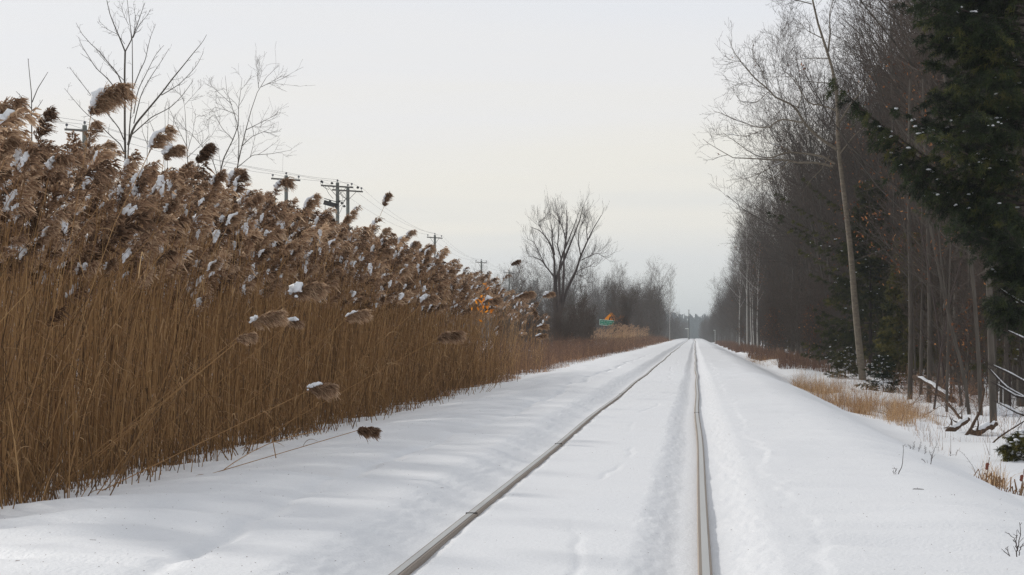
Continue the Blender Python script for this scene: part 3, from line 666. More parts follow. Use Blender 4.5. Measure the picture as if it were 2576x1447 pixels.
traced('bare_tree', (80, 600), [
    (q2([(255, 1800), (250, 870), (250, 750), (235, 600), (222, 465)]), .022, .006, (0, .3)), (q2([(255, 810), (300, 700), (380, 572)]), .012, .005, (0, .6)),
    (q2([(248, 860), (190, 790), (128, 725)]), .010, .004, (0, -.4)), (q2([(262, 890), (300, 850), (340, 790)]), .009, .004, (0, .3)), (q2([(258, 960), (330, 915), (390, 860)]), .009, .004, (0, -.3))],
    40, 'slender forked bare sapling at the far left above the reeds', lv=((2, 0.08),), r_twig=(.004,), seed=8)
traced('bare_tree', (470, 640), [
    (q2([(1495, 2000), (1490, 1330), (1480, 1150), (1470, 950), (1465, 850), (1450, 760)]), .025, .004, (0, .4)), (q2([(1462, 800), (1420, 740), (1360, 700)]), .006, .003, (.3, .8)),
    (q2([(1466, 830), (1520, 770), (1590, 690)]), .006, .003, (.3, 0)), (q2([(1480, 1160), (1400, 1000), (1350, 880)]), .010, .003, (0, -.6)), (q2([(1485, 1200), (1530, 1050), (1550, 900)]), .009, .003, (0, .6)),
    (q2([(1485, 1250), (1560, 1180), (1660, 1080), (1640, 960)]), .009, .003, (0, .6))],
    58, 'faint thin bare sapling between the two taller ones above the reeds', lv=((5, 0.5), (3, 0.2)), r_twig=(.005, .0035), seed=9)
traced('bare_tree', (370, 640), [
    (q2([(1160, 2000), (1165, 1250), (1175, 900), (1180, 800)]), .014, .004, (0, .4)), (q2([(1330, 2000), (1325, 1100), (1340, 820)]), .012, .004, (0, -.5)),
    (q2([(1300, 2000), (1310, 1000), (1305, 850)]), .010, .004, (0, .4)), (q2([(1170, 1150), (1130, 1050), (1120, 950)]), .007, .003, (0, .4)), (q2([(1330, 1150), (1370, 1000), (1385, 920)]), .007, .003, (0, .4)),
    (q2([(1170, 1240), (1230, 1060), (1180, 950)]), .009, .004, (0, .4))],
    50, 'group of thin straight bare shoots just right of the tallest sapling', lv=((4, 0.12),), r_twig=(.004,), seed=10)

# the big spreading tree
traced('bare_tree', (1398, 872), [
    (q5([(395, 1420), (398, 1100), (395, 900), (392, 700), (390, 560), (345, 440), (290, 360), (250, 330), (185, 305)]), 0.260, 0.026, (0, 2)),
    (q5([(430, 1420), (440, 1100), (437, 900), (432, 700), (455, 580), (505, 470), (560, 330), (600, 220)]), 0.234, 0.026, (0, -2)),
    (q5([(412, 1180), (405, 900), (400, 800), (440, 690), (480, 610), (530, 480), (590, 340), (640, 200), (655, 110)]), 0.195, 0.026, (0, 3)),
    (q5([(440, 1130), (500, 900), (550, 800), (590, 720), (640, 560), (700, 430), (750, 320), (800, 240), (830, 190)]), 0.182, 0.026, (0, 1)),
    (q5([(455, 1060), (470, 900), (480, 700), (478, 560), (500, 400), (510, 260), (505, 140)]), 0.156, 0.026, (0, -3)),
    (q5([(395, 780), (370, 740), (330, 690), (270, 610), (200, 580), (140, 570)]), 0.091, 0.019, (0, -2)),
    (q5([(320, 680), (270, 590), (240, 520), (200, 440), (140, 410)]), 0.065, 0.016, (0, 2)),
    (q5([(392, 560), (370, 440), (370, 330), (350, 240)]), 0.091, 0.019, (0, -3)),
    (q5([(640, 610), (700, 580), (790, 540), (885, 600)]), 0.046, 0.013, (.5, 2)), (q5([(590, 725), (650, 690), (720, 665), (770, 670)]), 0.039, 0.013, (.5, -2)),
    (q5([(635, 560), (615, 440), (620, 330), (660, 230)]), 0.065, 0.019, (.5, 0)), (q5([(590, 740), (650, 760), (700, 800)]), 0.033, 0.013, (.5, 3)),
    (q5([(455, 600), (420, 480), (430, 360), (440, 200)]), 0.078, 0.019, (0, -2)), (q5([(505, 470), (480, 340), (420, 190), (400, 150)]), 0.065, 0.016, (0, 1)),
    (q5([(700, 430), (690, 330), (710, 230), (690, 180)]), 0.052, 0.016, (0.5, 1)), (q5([(290, 360), (240, 260), (300, 210)]), 0.039, 0.013, (1, 0))],
    200, 'big spreading bare tree with several dark stems fanning upward in the middle distance', lv=((11, 1.8), (5, .85), (3, .4)), up=.20, r_twig=(.018, .010, .006), seed=12, twm=M_twigdark, bark=M_twigdark, ang=.5, minr=.005)

# the pale leaning tree on the right whose limbs reach over the track
traced('leaning_tree', (2170, 962), [
    ([(2172, 966), (2160, 860), (2150, 760), (2142, 650), (2125, 500), (2112, 400), (2106, 330), (2108, 270), (2102, 205), (2088, 150), (2062, 75), (2048, 25), (2040, -30), (2030, -110)], .19, .03, (0, 0)),
    (q4([(1190, 1100), (1080, 1030), (1000, 960), (940, 890), (900, 800), (840, 760), (740, 720), (680, 650), (600, 590), (520, 500), (430, 380), (400, 290)]), .085, .010, (0, -2)),
    (q4([(1180, 1210), (1100, 1160), (1020, 1140), (880, 1125), (800, 1130), (700, 1170), (600, 1150), (520, 1100), (440, 1040), (350, 980)]), .06, .009, (0, 2)),
    (q4([(1165, 1230), (1050, 1200), (900, 1200), (820, 1180), (720, 1180), (560, 1170), (430, 1165), (350, 1120), (250, 1060), (205, 1025)]), .06, .009, (0, -1)),
    (q4([(940, 905), (860, 890), (800, 880), (740, 900), (700, 940), (600, 940), (520, 910), (430, 880), (350, 840), (285, 820)]), .045, .008, (-1, 1)),
    (q4([(1200, 820), (1080, 775), (990, 768), (950, 710), (900, 620), (860, 570), (800, 520), (750, 380)]), .045, .008, (0, 2)),
    (q4([(900, 800), (935, 720), (920, 640), (880, 560), (760, 570), (620, 560)]), .025, .007, (-1, 2)),
    (q4([(680, 650), (620, 640), (540, 600), (420, 640)]), .02, .006, (-1, 0)), (q4([(700, 670), (600, 760), (480, 750), (415, 640)]), .02, .006, (-1, -2)),
    (q4([(870, 1128), (780, 1080), (700, 1060), (640, 990), (560, 960)]), .03, .007, (1, 3)), (q4([(640, 960), (520, 1010), (400, 990), (270, 990)]), .018, .006, (0, 2)),
    (q4([(850, 1190), (780, 1250), (700, 1330), (600, 1380)]), .025, .007, (-.5, 1)), (q4([(820, 1185), (700, 1240), (580, 1300), (430, 1350)]), .025, .007, (-.5, -2)),
    (q4([(1140, 430), (1000, 430), (900, 440), (830, 425)]), .03, .007, (0, 1)), (q4([(1195, 615), (1080, 610), (960, 600), (850, 600)]), .03, .007, (0, -1)),
    (q4([(1080, 280), (980, 230), (930, 180), (870, 140)]), .03, .007, (0, 1)), (q4([(1130, 380), (1145, 250), (1140, 100), (1170, -20)]), .05, .012, (0, 1)),
    (q4([(1010, 30), (930, 10), (860, -10), (770, 5)]), .03, .007, (0, -1)), (q4([(1140, 1150), (1080, 1250), (1000, 1330), (940, 1420)]), .03, .007, (0, 1)),
    (q4([(680, 650), (650, 540), (580, 420), (575, 300)]), .025, .006, (-1, -3)), (q4([(560, 540), (500, 460), (390, 440)]), .015, .006, (-1.4, -1)),
    (q4([(1215, 900), (1290, 780), (1400, 640), (1500, 450)]), .05, .01, (0, 2)), (q4([(1205, 1150), (1320, 1000), (1440, 900)]), .04, .01, (0, -2))],
    107, 'pale leaning tree at the forest edge whose bare limbs reach out left over the track', lv=((9, 1.25), (5, 0.5), (2, .2)), up=.05, r_twig=(.013, .008, .006), seed=14, bark=M_birch, twm=M_twig, ang=.75, minr=.0045, leafy=26, snow=True)

# trunks standing at the near forest edge
NT = [([(2500, 1048), (2494, 900), (2488, 700), (2478, 450), (2470, 200), (2462, 0)], .11, 61, 'stout grey trunk nearest the snow-laden dead branches'),
      ([(2468, 1032), (2462, 900), (2450, 720), (2425, 520), (2390, 300), (2360, 60)], .07, 65, 'slim grey trunk leaning left beside the stout one'),
      ([(2441, 1030), (2425, 940), (2400, 850), (2370, 720), (2330, 520), (2300, 330)], .06, 65.5, 'thin trunk leaning strongly left, third from the stout one'),
      ([(2336, 1000), (2340, 880), (2338, 700), (2330, 450), (2322, 200)], .10, 78, 'upright brown trunk behind the middle of the dry grass'),
      ([(2370, 958), (2368, 820), (2360, 620), (2352, 400), (2345, 100)], .11, 104, 'straight dark trunk standing back between the leaning ones and the brown one'),
      ([(2288, 1000), (2292, 860), (2290, 700), (2285, 450), (2290, 200)], .10, 79, 'dark trunk rising out of the right end of the green boughs'),
      ([(2422, 1010), (2405, 900), (2388, 800), (2368, 650), (2352, 480)], .045, 70, 'thinnest leaning trunk left of the third'),
      ([(2316, 985), (2318, 850), (2322, 650), (2318, 400)], .07, 84, 'grey trunk close left of the upright brown one'),
      ([(2530, 1010), (2532, 850), (2530, 600), (2520, 300)], .09, 72, 'trunk half hidden behind the snow-laden dead branches'),
      ([(2248, 940), (2252, 800), (2250, 600), (2246, 300), (2240, 50)], .09, 120, 'upright trunk just right of the pale leaning tree'),
      ([(2216, 925), (2222, 800), (2226, 600), (2222, 350)], .07, 140, 'dim trunk close behind the pale leaning tree')]
rr = np.random.default_rng(31)
for i, (pts, r0, Yt, lb) in enumerate(NT):
    limbs = [(pts, r0, r0 * .45, (0, 0))]
    for _ in range(7):
        k = rr.integers(2, len(pts) - 1); x_, y_ = pts[k]; y_ += rr.uniform(-60, 60); s_ = rr.choice([-1, 1]); L_ = rr.uniform(60, 190)
        limbs.append(([(x_, y_), (x_ + s_ * L_ * .5, y_ - L_ * rr.uniform(.1, .6)), (x_ + s_ * L_, y_ - L_ * rr.uniform(.3, 1.1))], r0 * .25, .006, (0, rr.uniform(-2, 2))))
    traced('bare_tree', pts[0], limbs, Yt, lb, lv=((6, 0.9), (4, .4)), up=.08, r_twig=(.01, .006), seed=50 + i, ang=.7, minr=.004, group='trees at the near forest edge', leafy=110 if i % 2 else 40, snow=False)

r2 = np.random.default_rng(313)
for i in range(16):      # thin poles crossing each other at the forest edge
    bx2 = r2.uniform(2235, 2560); Yt = r2.uniform(66, 105); by2 = VY + 2.5 * F / Yt; ln_ = r2.normal(-25, 60); h_ = r2.uniform(380, 800)
    pts = [(bx2, by2), (bx2 + ln_ * .25, by2 - h_ * .33), (bx2 + ln_ * .6, by2 - h_ * .66), (bx2 + ln_ * 1.2, by2 - h_)]
    limbs = [(pts, r2.uniform(.03, .055), .012, (0, r2.uniform(-2, 2)))]
    for _ in range(4):
        k = r2.integers(1, 3); x_, y_ = pts[k]; s_ = r2.choice([-1, 1]); L_ = r2.uniform(50, 150)
        limbs.append(([(x_, y_), (x_ + s_ * L_ * .5, y_ - L_ * r2.uniform(.2, .7)), (x_ + s_ * L_, y_ - L_ * r2.uniform(.4, 1.3))], .014, .005, (0, r2.uniform(-1, 1))))
    traced('bare_tree', pts[0], limbs, Yt, 'thin leaning pole-like tree among the near trunks of the forest edge', lv=((5, 0.8), (3, .35)), up=.08, r_twig=(.009, .006), seed=400 + i, ang=.7, minr=.004, group='thin poles of the near forest edge', bark=M_bark if i % 3 else M_twigdark)
# --- forest on the right
rr = np.random.default_rng(77)
pl = []
def far_enough(x, y, d):
    return all((x - a) ** 2 + ((y - b) * .6) ** 2 > d * d for a, b in pl)
def zone(y):
    return 'near' if y < 110 else 'middle' if y < 220 else 'far'
def in_gap(x, y): return y < 135 and 0.066 < x / y < 0.112
n = 0; tries = 0; FOBJ = {}
TREEKIND = ['evenly branched', 'tall ascending', 'low-branched', 'double-stemmed', 'rusty-leaved', 'wide-crowned', 'narrow twiggy']
while n < 170 and tries < 9000:
    tries += 1
    y0 = 74 * math.exp(rr.random() * math.log(620 / 74)); x0 = 8.4 + 1.7 * float(1 - sm(y0, 150, 240)) + (0.06 * y0 if y0 < 220 else 9) * rr.random() ** 1.5 + .6 * rr.random()
    if x0 < 8.2 or x0 > 0.185 * y0 + 3 or in_gap(x0, y0): continue
    d = 1.1 if y0 < 130 else 1.7 if y0 < 300 else 2.6
    if not far_enough(x0, y0, d): continue
    pl.append((x0, y0)); k = int(rr.integers(0, len(FT))); v = FT[k]
    s = rr.uniform(1.08, 1.38) if y0 < 180 else rr.uniform(0.9, 1.15) if y0 < 300 else rr.uniform(.75, .95)
    e = plant(v, 'bare_tree', x0, y0, rr.uniform(0, 6.28), s, f'{TREEKIND[k]} bare tree along the {zone(y0)} forest edge right of the track', group=f'bare trees along the {zone(y0)} forest edge')
    FOBJ.setdefault(k, e); n += 1
def scatter(name, label, rows):
    """one object holding many far trees nobody could count: rows of (kind, x, y, turn, size)"""
    me = bpy.data.meshes.new(name); rows = np.array(rows); N_ = len(rows)
    me.from_pydata([(x, y, float(G(x, y)) - .1) for _, x, y, _, _ in rows], [], [])
    for nm, col in (('turn', 3), ('size', 4)):
        a = me.attributes.new(nm, 'FLOAT', 'POINT'); a.data.foreach_set('value', rows[:, col].astype(np.float32))
    a = me.attributes.new('pick', 'INT', 'POINT'); a.data.foreach_set('value', rows[:, 0].astype(np.int32))
    o = bpy.data.objects.new(name, me); COL.objects.link(o)
    ng = bpy.data.node_groups.new(name, 'GeometryNodeTree'); ng.interface.new_socket('Geometry', in_out='INPUT', socket_type='NodeSocketGeometry'); ng.interface.new_socket('Geometry', in_out='OUTPUT', socket_type='NodeSocketGeometry')
    gi = ng.nodes.new('NodeGroupInput'); go = ng.nodes.new('NodeGroupOutput'); ip = ng.nodes.new('GeometryNodeInstanceOnPoints'); ip.inputs['Pick Instance'].default_value = True
    jn = ng.nodes.new('GeometryNodeJoinGeometry'); L = ng.links
    for k, e in FOBJ.items():
        j2 = ng.nodes.new('GeometryNodeJoinGeometry')
        for ch in e.children:
            if ch.name.startswith(('trunk', 'crown')):
                oi = ng.nodes.new('GeometryNodeObjectInfo'); oi.inputs['Object'].default_value = ch; oi.transform_space = 'ORIGINAL'; L.new(oi.outputs['Geometry'], j2.inputs[0])
        g2 = ng.nodes.new('GeometryNodeGeometryToInstance'); L.new(j2.outputs[0], g2.inputs[0]); L.new(g2.outputs[0], jn.inputs[0])
    def at(nm, ty):
        a = ng.nodes.new('GeometryNodeInputNamedAttribute'); a.data_type = ty; a.inputs['Name'].default_value = nm; return a.outputs['Attribute']
    cx = ng.nodes.new('ShaderNodeCombineXYZ'); L.new(at('turn', 'FLOAT'), cx.inputs['Z']); er = ng.nodes.new('FunctionNodeEulerToRotation'); L.new(cx.outputs[0], er.inputs[0])
    L.new(gi.outputs[0], ip.inputs['Points']); L.new(jn.outputs[0], ip.inputs['Instance']); L.new(at('pick', 'INT'), ip.inputs['Instance Index']); L.new(er.outputs[0], ip.inputs['Rotation']); L.new(at('size', 'FLOAT'), ip.inputs['Scale'])
    L.new(ip.outputs[0], go.inputs[0]); md = o.modifiers.new('trees', 'NODES'); md.node_group = ng
    return tag(o, label, 'wood', kind='stuff')
bpy.context.view_layer.update()
rows = []
while len(rows) < 300:      # the depth of the wood
    y0 = 105 * math.exp(rr.random() * math.log(520 / 105)); x0 = 12 + (0.185 * y0 - 8) * rr.random()
    if x0 > 0.20 * y0 + 3 or in_gap(x0, y0) or x0 < 9 + .04 * y0 and y0 < 220: continue
    rows.append((int(rr.integers(0, 7)), x0, y0, rr.uniform(0, 6.28), rr.uniform(.9, 1.3)))
scatter('deep_forest', 'dark mass of bare trees filling the depth of the wood right of the track', rows)
rows = [(int(rr.integers(0, 7)), 7.6 + 12 * rr.random() ** 1.5 - sm(y0, 800, 1400) * 2.5, y0, rr.uniform(0, 6.28), rr.uniform(.6, .85)) for y0 in 520 + 1200 * rr.random(320)]
scatter('distant_forest', 'hazy wall of far trees closing in right of the track', rows)
n = 0
while n < 130:
    y0 = 66 * math.exp(rr.random() * math.log(330 / 66)); x0 = 7.6 + 12 * rr.random() ** 1.3
    if x0 > 0.18 * y0 + 1 or (y0 < 105 and x0 < 8.6): continue
    if in_gap(x0, y0): continue
    k = int(rr.integers(0, 4)); s = rr.uniform(.7, 1.15)
    lf = 'rust-leaved' if k == 3 else ['single-stemmed', 'three-stemmed', 'narrow upswept'][k]
    plant(SAP[k], 'sapling', x0, y0, rr.uniform(0, 6.28), s, f'thin {lf} sapling under the {zone(y0)} forest edge right of the track', group=f'saplings of the {zone(y0)} forest stretch')
    n += 1
# pale trunks further down
for i, (px, Yt, s) in enumerate([(1879, 262, 1.0), (1891, 270, .92), (1905, 255, .85), (1896, 300, .95), (1860, 330, .9)]):
    p = P(px, 880, Yt); plant(WB[i % 2], 'birch_tree', p[0], Yt, rr.uniform(0, 6.28), s, ['white-barked birch, leftmost of the clump right of the track', 'white-barked birch second from the left in the clump right of the track', 'shorter white-barked birch at the right of the clump', 'white-barked birch standing behind the clump', 'pale birch farther down the forest edge beyond the clump'][i], group='white birches')

# --- conifers
def boughs(mb, wood, snow, r, starts, ends, sag=0.12, nb=14, blen=0.8, tuft=9, nl=0.09, nw=0.004, tone=(0.3, 0.25), snowp=0.25, wr=0.02, hang=0.25, ssz=0.07):
    for s, e_ in zip(starts, ends):
        s = np.asarray(s, float); e_ = np.asarray(e_, float); L = np.linalg.norm(e_ - s)
        t = np.linspace(0, 1, 8)[:, None]; ax = s + (e_ - s) * t - np.array([0, 0, 1]) * sag * L * np.sin(t * math.pi) * 0.5
        ax[1:] += np.cumsum(r.normal(0, .02 * L / 3, (7, 3)), 0) * .5
        tubes(wood, ax[None], np.linspace(wr, .006, 8)[None] * min(1.5, L / 2.5), 4, a=.3)
        n = nb; tt = np.clip(0.12 + 0.88 * (np.arange(n) + r.random(n)) / n, 0, .99); i = (tt * 7).astype(int); fr = (tt * 7 - i)[:, None]
        B = ax[i] * (1 - fr) + ax[i + 1] * fr; T = norm(ax[i + 1] - ax[i])
        sd = norm(np.cross(T, [0, 0, 1.])) * np.where(np.arange(n) % 2 == 0, 1, -1)[:, None]
        bl = blen * (1.15 - .75 * tt) * r.uniform(.7, 1.2, n)
        D = norm(T * 0.8 + sd * r.uniform(.35, 1.0, (n, 1)) + r.normal(0, .15, (n, 3)) + [0, 0, -hang * .4]); m4 = np.linspace(0, 1, 5)[None, :, None]
        Bp = B[:, None] + D[:, None] * (bl[:, None, None] * m4) - np.array([0, 0, 1]) * (hang * bl)[:, None, None] * m4 ** 2
        tubes(wood, Bp, np.full(Bp.shape[:2], .005), 3, a=.3)
        Bp = np.concatenate([Bp, ax[None, -5:]], 0)
        # tufts of needles along the branchlets
        nt_ = tuft; A = len(Bp); ti = r.random((A, nt_)) ** .8 * 3.99; ii = ti.astype(int); ff = (ti - ii)[..., None]; ar = np.arange(A)[:, None]
        C = (Bp[ar, ii] * (1 - ff) + Bp[ar, ii + 1] * ff).reshape(-1, 3); Dt = norm(Bp[ar, ii + 1] - Bp[ar, ii]).reshape(-1, 3)
        C = np.repeat(C, 9, 0); Dt = np.repeat(Dt, 9, 0); q = len(C)
        d = norm(Dt * .8 + r.normal(0, .75, (q, 3)) + [0, 0, .05]); l = nl * r.uniform(.6, 1.2, q)[:, None]
        tb = r.normal(0, .12) + np.repeat(np.repeat(r.normal(0, tone[1] * .8, A), nt_), 9)
        tn = np.clip(tb + np.repeat(r.normal(tone[0], tone[1] * .5, q // 9), 9) + r.normal(0, .08, q), 0, 1)
        C = C + r.normal(0, nl * .22, (q, 3))
        Pn = np.stack([C, C + d * l * .6, C + d * l + np.array([0, 0, -.18]) * l], 1)
        ribbons(mb, Pn, np.array([[1.3, 1.1, .25]]) * nw * np.ones((q, 1)), r.normal(0, 1, (q, 3)), tn)
        if snow is not None:
            k = r.random(len(Bp)) < snowp; c = Bp[k][:, 2] + [0, 0, .035]
            if len(c):
                c = np.repeat(c, 2, 0) + r.normal(0, ssz * .8, (2 * len(c), 3)) * [1, 1, .35]
                blobs(snow, c, r.uniform(.35, 1.15, (len(c), 1)) * np.array([[1.3, .8, .6]]) * ssz, seed=int(r.integers(0, 9999)), rot=r.uniform(0, 6, len(c)))
# the big pine reaching in from the right edge
Yp = 46.0
bp_ = P(2625, 1130, Yp); bp_[2] = float(G(bp_[0], Yp)) - .1; r = np.random.default_rng(90)
root = empty('pine_tree', bp_); wood = MB(); nd = MB(); sn = MB()
trk = np.array([P(x_, y_, Yp) for x_, y_ in ((2625, 1130), (2622, 900), (2615, 600), (2605, 300), (2600, 0), (2596, -300), (2594, -500))]) - bp_
trk[0, 2] = -.2; tubes(wood, resample(trk, 12)[None], np.linspace(.17, .07, 12)[None], 10, a=.5)
S_, E_ = [], []
def bq(sx, sy, ex, ey, d0=0, d1=0): S_.append(P(sx, sy, Yp + d0) - bp_); E_.append(P(ex, ey, Yp + d1) - bp_)
bq(2610, 470, 2085, 208, 0, -.4); bq(2610, 500, 2150, 255, 0, -.2); bq(2612, 510, 2200, 330, 0, .3); bq(2612, 530, 2250, 400, 0, -.6); bq(2612, 540, 2300, 455, 0, .5)
boughs(nd, wood, sn, r, S_, E_, nb=34, blen=.78, tuft=12, nl=.11, nw=.006, tone=(.3, .25), snowp=.14, hang=.8, ssz=.045, sag=.25)
S_, E_ = [], []
bq(2600, 60, 2275, 15, 0, .6); bq(2600, 10, 2290, -60, 0, -.6); bq(2600, 150, 2310, 100, 0, -1); bq(2605, 210, 2335, 150, 0, 1)
bq(2605, 260, 2350, 225, 0, -.8); bq(2605, 330, 2330, 300, 0, .9); bq(2600, 110, 2330, 50, 0, 1.3)
for i in range(84):
    y_ = r.uniform(-170, 600); x_ = r.uniform(2300, 2480) + (0 if y_ < 500 else 90) + (30 if 60 < y_ < 240 else 0); bq(2606, y_ + 60 + r.uniform(0, 50), x_, y_, 0, r.uniform(-2.6, 2.4))
for i in range(12):
    y_ = r.uniform(600, 840); bq(2612, y_ + 30, r.uniform(2490, 2560), y_, 0, r.uniform(-1.2, 1.2))
for i in range(22):
    y_ = r.uniform(-150, 560); bq(2606, y_ + 60, r.uniform(2680, 2900), y_ - 20, 0, r.uniform(-2.5, 2.5))
boughs(nd, wood, sn, r, S_, E_, nb=20, blen=.72, tuft=10, nl=.11, nw=.006, tone=(.30, .26), snowp=.04, hang=.35, ssz=.045)
S_, E_ = [], []      # snow-loaded boughs in the middle
bq(2606, 440, 2300, 318, 0, -1.2); bq(2606, 420, 2240, 268, 0, -.8)
boughs(nd, wood, sn, r, S_, E_, nb=18, blen=.6, tuft=9, nl=.11, nw=.0055, tone=(.28, .24), snowp=.55, hang=.35, ssz=.06)
# bare snow-laden limbs low on the trunk
for (sx, sy, mx_, my_, ex, ey) in [(2620, 790, 2540, 745, 2506, 722), (2620, 985, 2540, 940, 2484, 915), (2620, 1025, 2530, 975, 2478, 918), (2622, 1005, 2560, 1000, 2492, 960), (2620, 1060, 2560, 1040, 2500, 1008), (2620, 880, 2570, 850, 2525, 830)]:
    c = resample(np.array([P(sx, sy, Yp) - bp_, P(mx_, my_, Yp - .6) - bp_, P(ex, ey, Yp - 1) - bp_]), 10)
    tubes(wood, c[None], np.linspace(.028, .008, 10)[None], 5, a=.1)
    C1, R1 = grow(r, c[None], np.linspace(.028, .008, 10)[None], 16, .1, .98, .8, .55, .3, -.08, .006, 5, .1); tubes(wood, C1, np.maximum(R1, .003), 3, a=.2)
    C2, R2 = grow(r, C1, R1, 4, .1, .98, .7, .22, .3, -.05, .004, 3, .1); tubes(wood, C2, np.maximum(R2, .002), 3, a=.2)
    tubes(sn, (c[1:9] + [0, -.01, .035])[None], np.array([[.006, .018, .022, .014, .021, .019, .012, .004]]), 6, flat=.7)
wood.obj('trunk', M_twigdark, root); nd.obj('needles', M_needle, root); tag(sn.obj('snow', M_cap, root), kind='stuff')
tag(root, 'huge dark pine at the right edge with a long bough reaching left, dotted with snow', 'tree')
# low snowy young fir in the bottom right
def fir(name, px, py, Yf, H, R, label, seed, *, extra=(), tone=(.35, .22), snowp=.3, mat_=M_needle2, layers=14, crown0=.08, ssz=.05, nb=10, group=None, blen=.4, tuft=6, nl=.08, nw=.005, lean=0, per=6, sparse=0.0):
    b = P(px, py, Yf); b[2] = float(G(b[0], Yf)) - .05; r = np.random.default_rng(seed); root = empty(name, b)
    wood, nd, sn = MB(), MB(), MB(); t = np.linspace(0, 1, 10)
    tr = np.stack([lean * t * H, 0 * t, H * t], 1); tubes(wood, tr[None], (.012 * H * (1 - .9 * t))[None], 6, a=.4)
    S_, E_ = [], []
    for k in range(layers):
        h = H * (crown0 + (1 - crown0) * (k + .5) / layers); rad = R * (1 - (k + .3) / layers) ** .75
        for j in range(per):
            if r.random() < sparse: continue
            an = r.uniform(0, 6.28); rr_ = rad * r.uniform(.65, 1.15); z = h + r.uniform(-.5, .5) * H / layers
            S_.append((lean * z, 0, z)); E_.append((lean * z + math.cos(an) * rr_, math.sin(an) * rr_, z + rr_ * r.uniform(-.15, .35)))
    for (ux, uy, vx, vy) in extra:
        a_ = P(ux, uy, Yf) - b; a_[0] = lean * a_[2]; a_[1] = 0; S_.append(a_); E_.append(P(vx, vy, Yf - r.uniform(0, 2)) - b)
    boughs(nd, wood, sn, r, S_, E_, nb=nb, blen=blen, tuft=tuft, nl=nl, nw=nw, tone=tone, snowp=snowp, wr=.012, hang=.3, ssz=ssz)
    wood.obj('trunk', M_twigdark, root); nd.obj('needles', mat_, root)
    if snowp > 0 and sn.n: sn.obj('snow', M_cap, root)
    return tag(root, label, 'tree', group)
fir('young_fir', 2590, 1170, 39.5, .62, .6, 'low young fir with its lower boughs pressed under snow at the right edge', 1, snowp=.35, layers=6, ssz=.05, nl=.06, blen=.35, per=6, tone=(.5, .25))
fir('young_fir', 2222, 985, 92, 1.9, 1.25, 'small dark green fir at the foot of the pale leaning tree', 2, snowp=.18, layers=9, nl=.06, mat_=M_needle)
fir('young_fir', 2128, 958, 108, 1.7, 1.1, 'small olive fir left of the foot of the pale leaning tree', 3, snowp=.12, layers=8, nl=.06)
fir('spruce_tree', 2190, 945, 121, 11.5, 3.4, 'dark spruce behind the pale leaning tree with boughs pointing left', 4, tone=(.2, .2), snowp=.06, mat_=M_needle2, layers=22, crown0=.12, nb=14, blen=.8, tuft=9, nl=.12, nw=.011, ssz=.06, per=7, extra=[(2190, 640, 1922, 528), (2190, 600, 1955, 486), (2190, 660, 1985, 575), (2190, 560, 2020, 450), (2190, 700, 2010, 625), (2190, 620, 1960, 540), (2190, 680, 2030, 600), (2190, 740, 2040, 690)])
fir('cedar_tree', 2290, 965, 100, 7.5, 2.0, 'olive green cedar filling the gap right of the pale leaning tree', 5, tone=(.5, .25), snowp=.03, layers=22, crown0=.1, nb=13, blen=.7, tuft=8, nl=.1, nw=.010, per=7, sparse=.1)
fir('cedar_tree', 2225, 930, 132, 7.5, 2.2, 'olive cedar standing back between the pale leaning tree and the dim trunk', 6, tone=(.5, .25), snowp=.03, layers=22, nb=13, blen=.7, tuft=8, nl=.1, nw=.012, per=7, sparse=.1)
fir('cedar_tree', 2078, 905, 170, 7, 2.0, 'thin olive cedar left of the pale leaning tree', 7, tone=(.4, .25), snowp=.03, layers=16, nb=10, blen=.6, tuft=5, nl=.12, nw=.01, per=5, sparse=.3)
fir('cedar_tree', 2010, 893, 215, 5.5, 2.0, 'distant olive cedar among the bare trees near the birch clump', 8, tone=(.4, .25), snowp=.03, layers=13, nb=10, blen=.6, tuft=5, nl=.12, nw=.012, per=5, sparse=.3)
fir('spruce_tree', 2330, 930, 128, 10, 2.6, 'dim spruce deep in the forest behind the upright brown trunk', 9, tone=(.3, .2), snowp=.03, mat_=M_needle, layers=20, nb=10, blen=.8, tuft=5, nl=.13, nw=.012, per=6)
fir('spruce_tree', 2440, 940, 118, 11, 2.8, 'dim spruce deep in the forest behind the stout grey trunk', 10, tone=(.3, .2), snowp=.03, mat_=M_needle, layers=20, crown0=.35, nb=10, blen=.8, tuft=5, nl=.13, nw=.012, per=6)
fir('young_fir', 2540, 1010, 74, 5.5, 1.5, 'olive young fir behind the snow-laden dead branches at the right edge', 11, tone=(.45, .25), snowp=.1, layers=16, crown0=.3, nb=10, blen=.5, tuft=6, nl=.09, nw=.007, per=6)

# --- trees on the left, middle distance
rr = np.random.default_rng(55)
def leftplant(v, px, Yt, s, label, grp, py=870):
    p = P(px, py, Yt); plant(v, 'bare_tree', p[0], Yt, rr.uniform(0, 6.28), s, label, group=grp)
leftplant(FT[6], 1556, 330, .88, 'bare tree with upswept crown standing right of the green road sign', 'bare trees left of the track')
leftplant(FT[3], 1590, 340, .56, 'smaller bare tree just right of the upswept one', 'bare trees left of the track')
leftplant(FT[2], 1632, 390, .92, 'dense bare tree, left one of the dark clump left of the track', 'bare trees left of the track')
leftplant(FT[5], 1657, 400, .72, 'dense bare tree in the middle of the dark clump left of the track', 'bare trees left of the track')
leftplant(WB[0], 1685, 430, .68, 'narrow pale bare tree rising highest in the dark clump left of the track', 'bare trees left of the track')
leftplant(FT[0], 1300, 240, .56, 'bare tree at the right end of the reed bed', 'bare trees left of the track')
leftplant(FT[2], 1340, 260, .46, 'bare tree close left of the big spreading tree', 'bare trees left of the track')
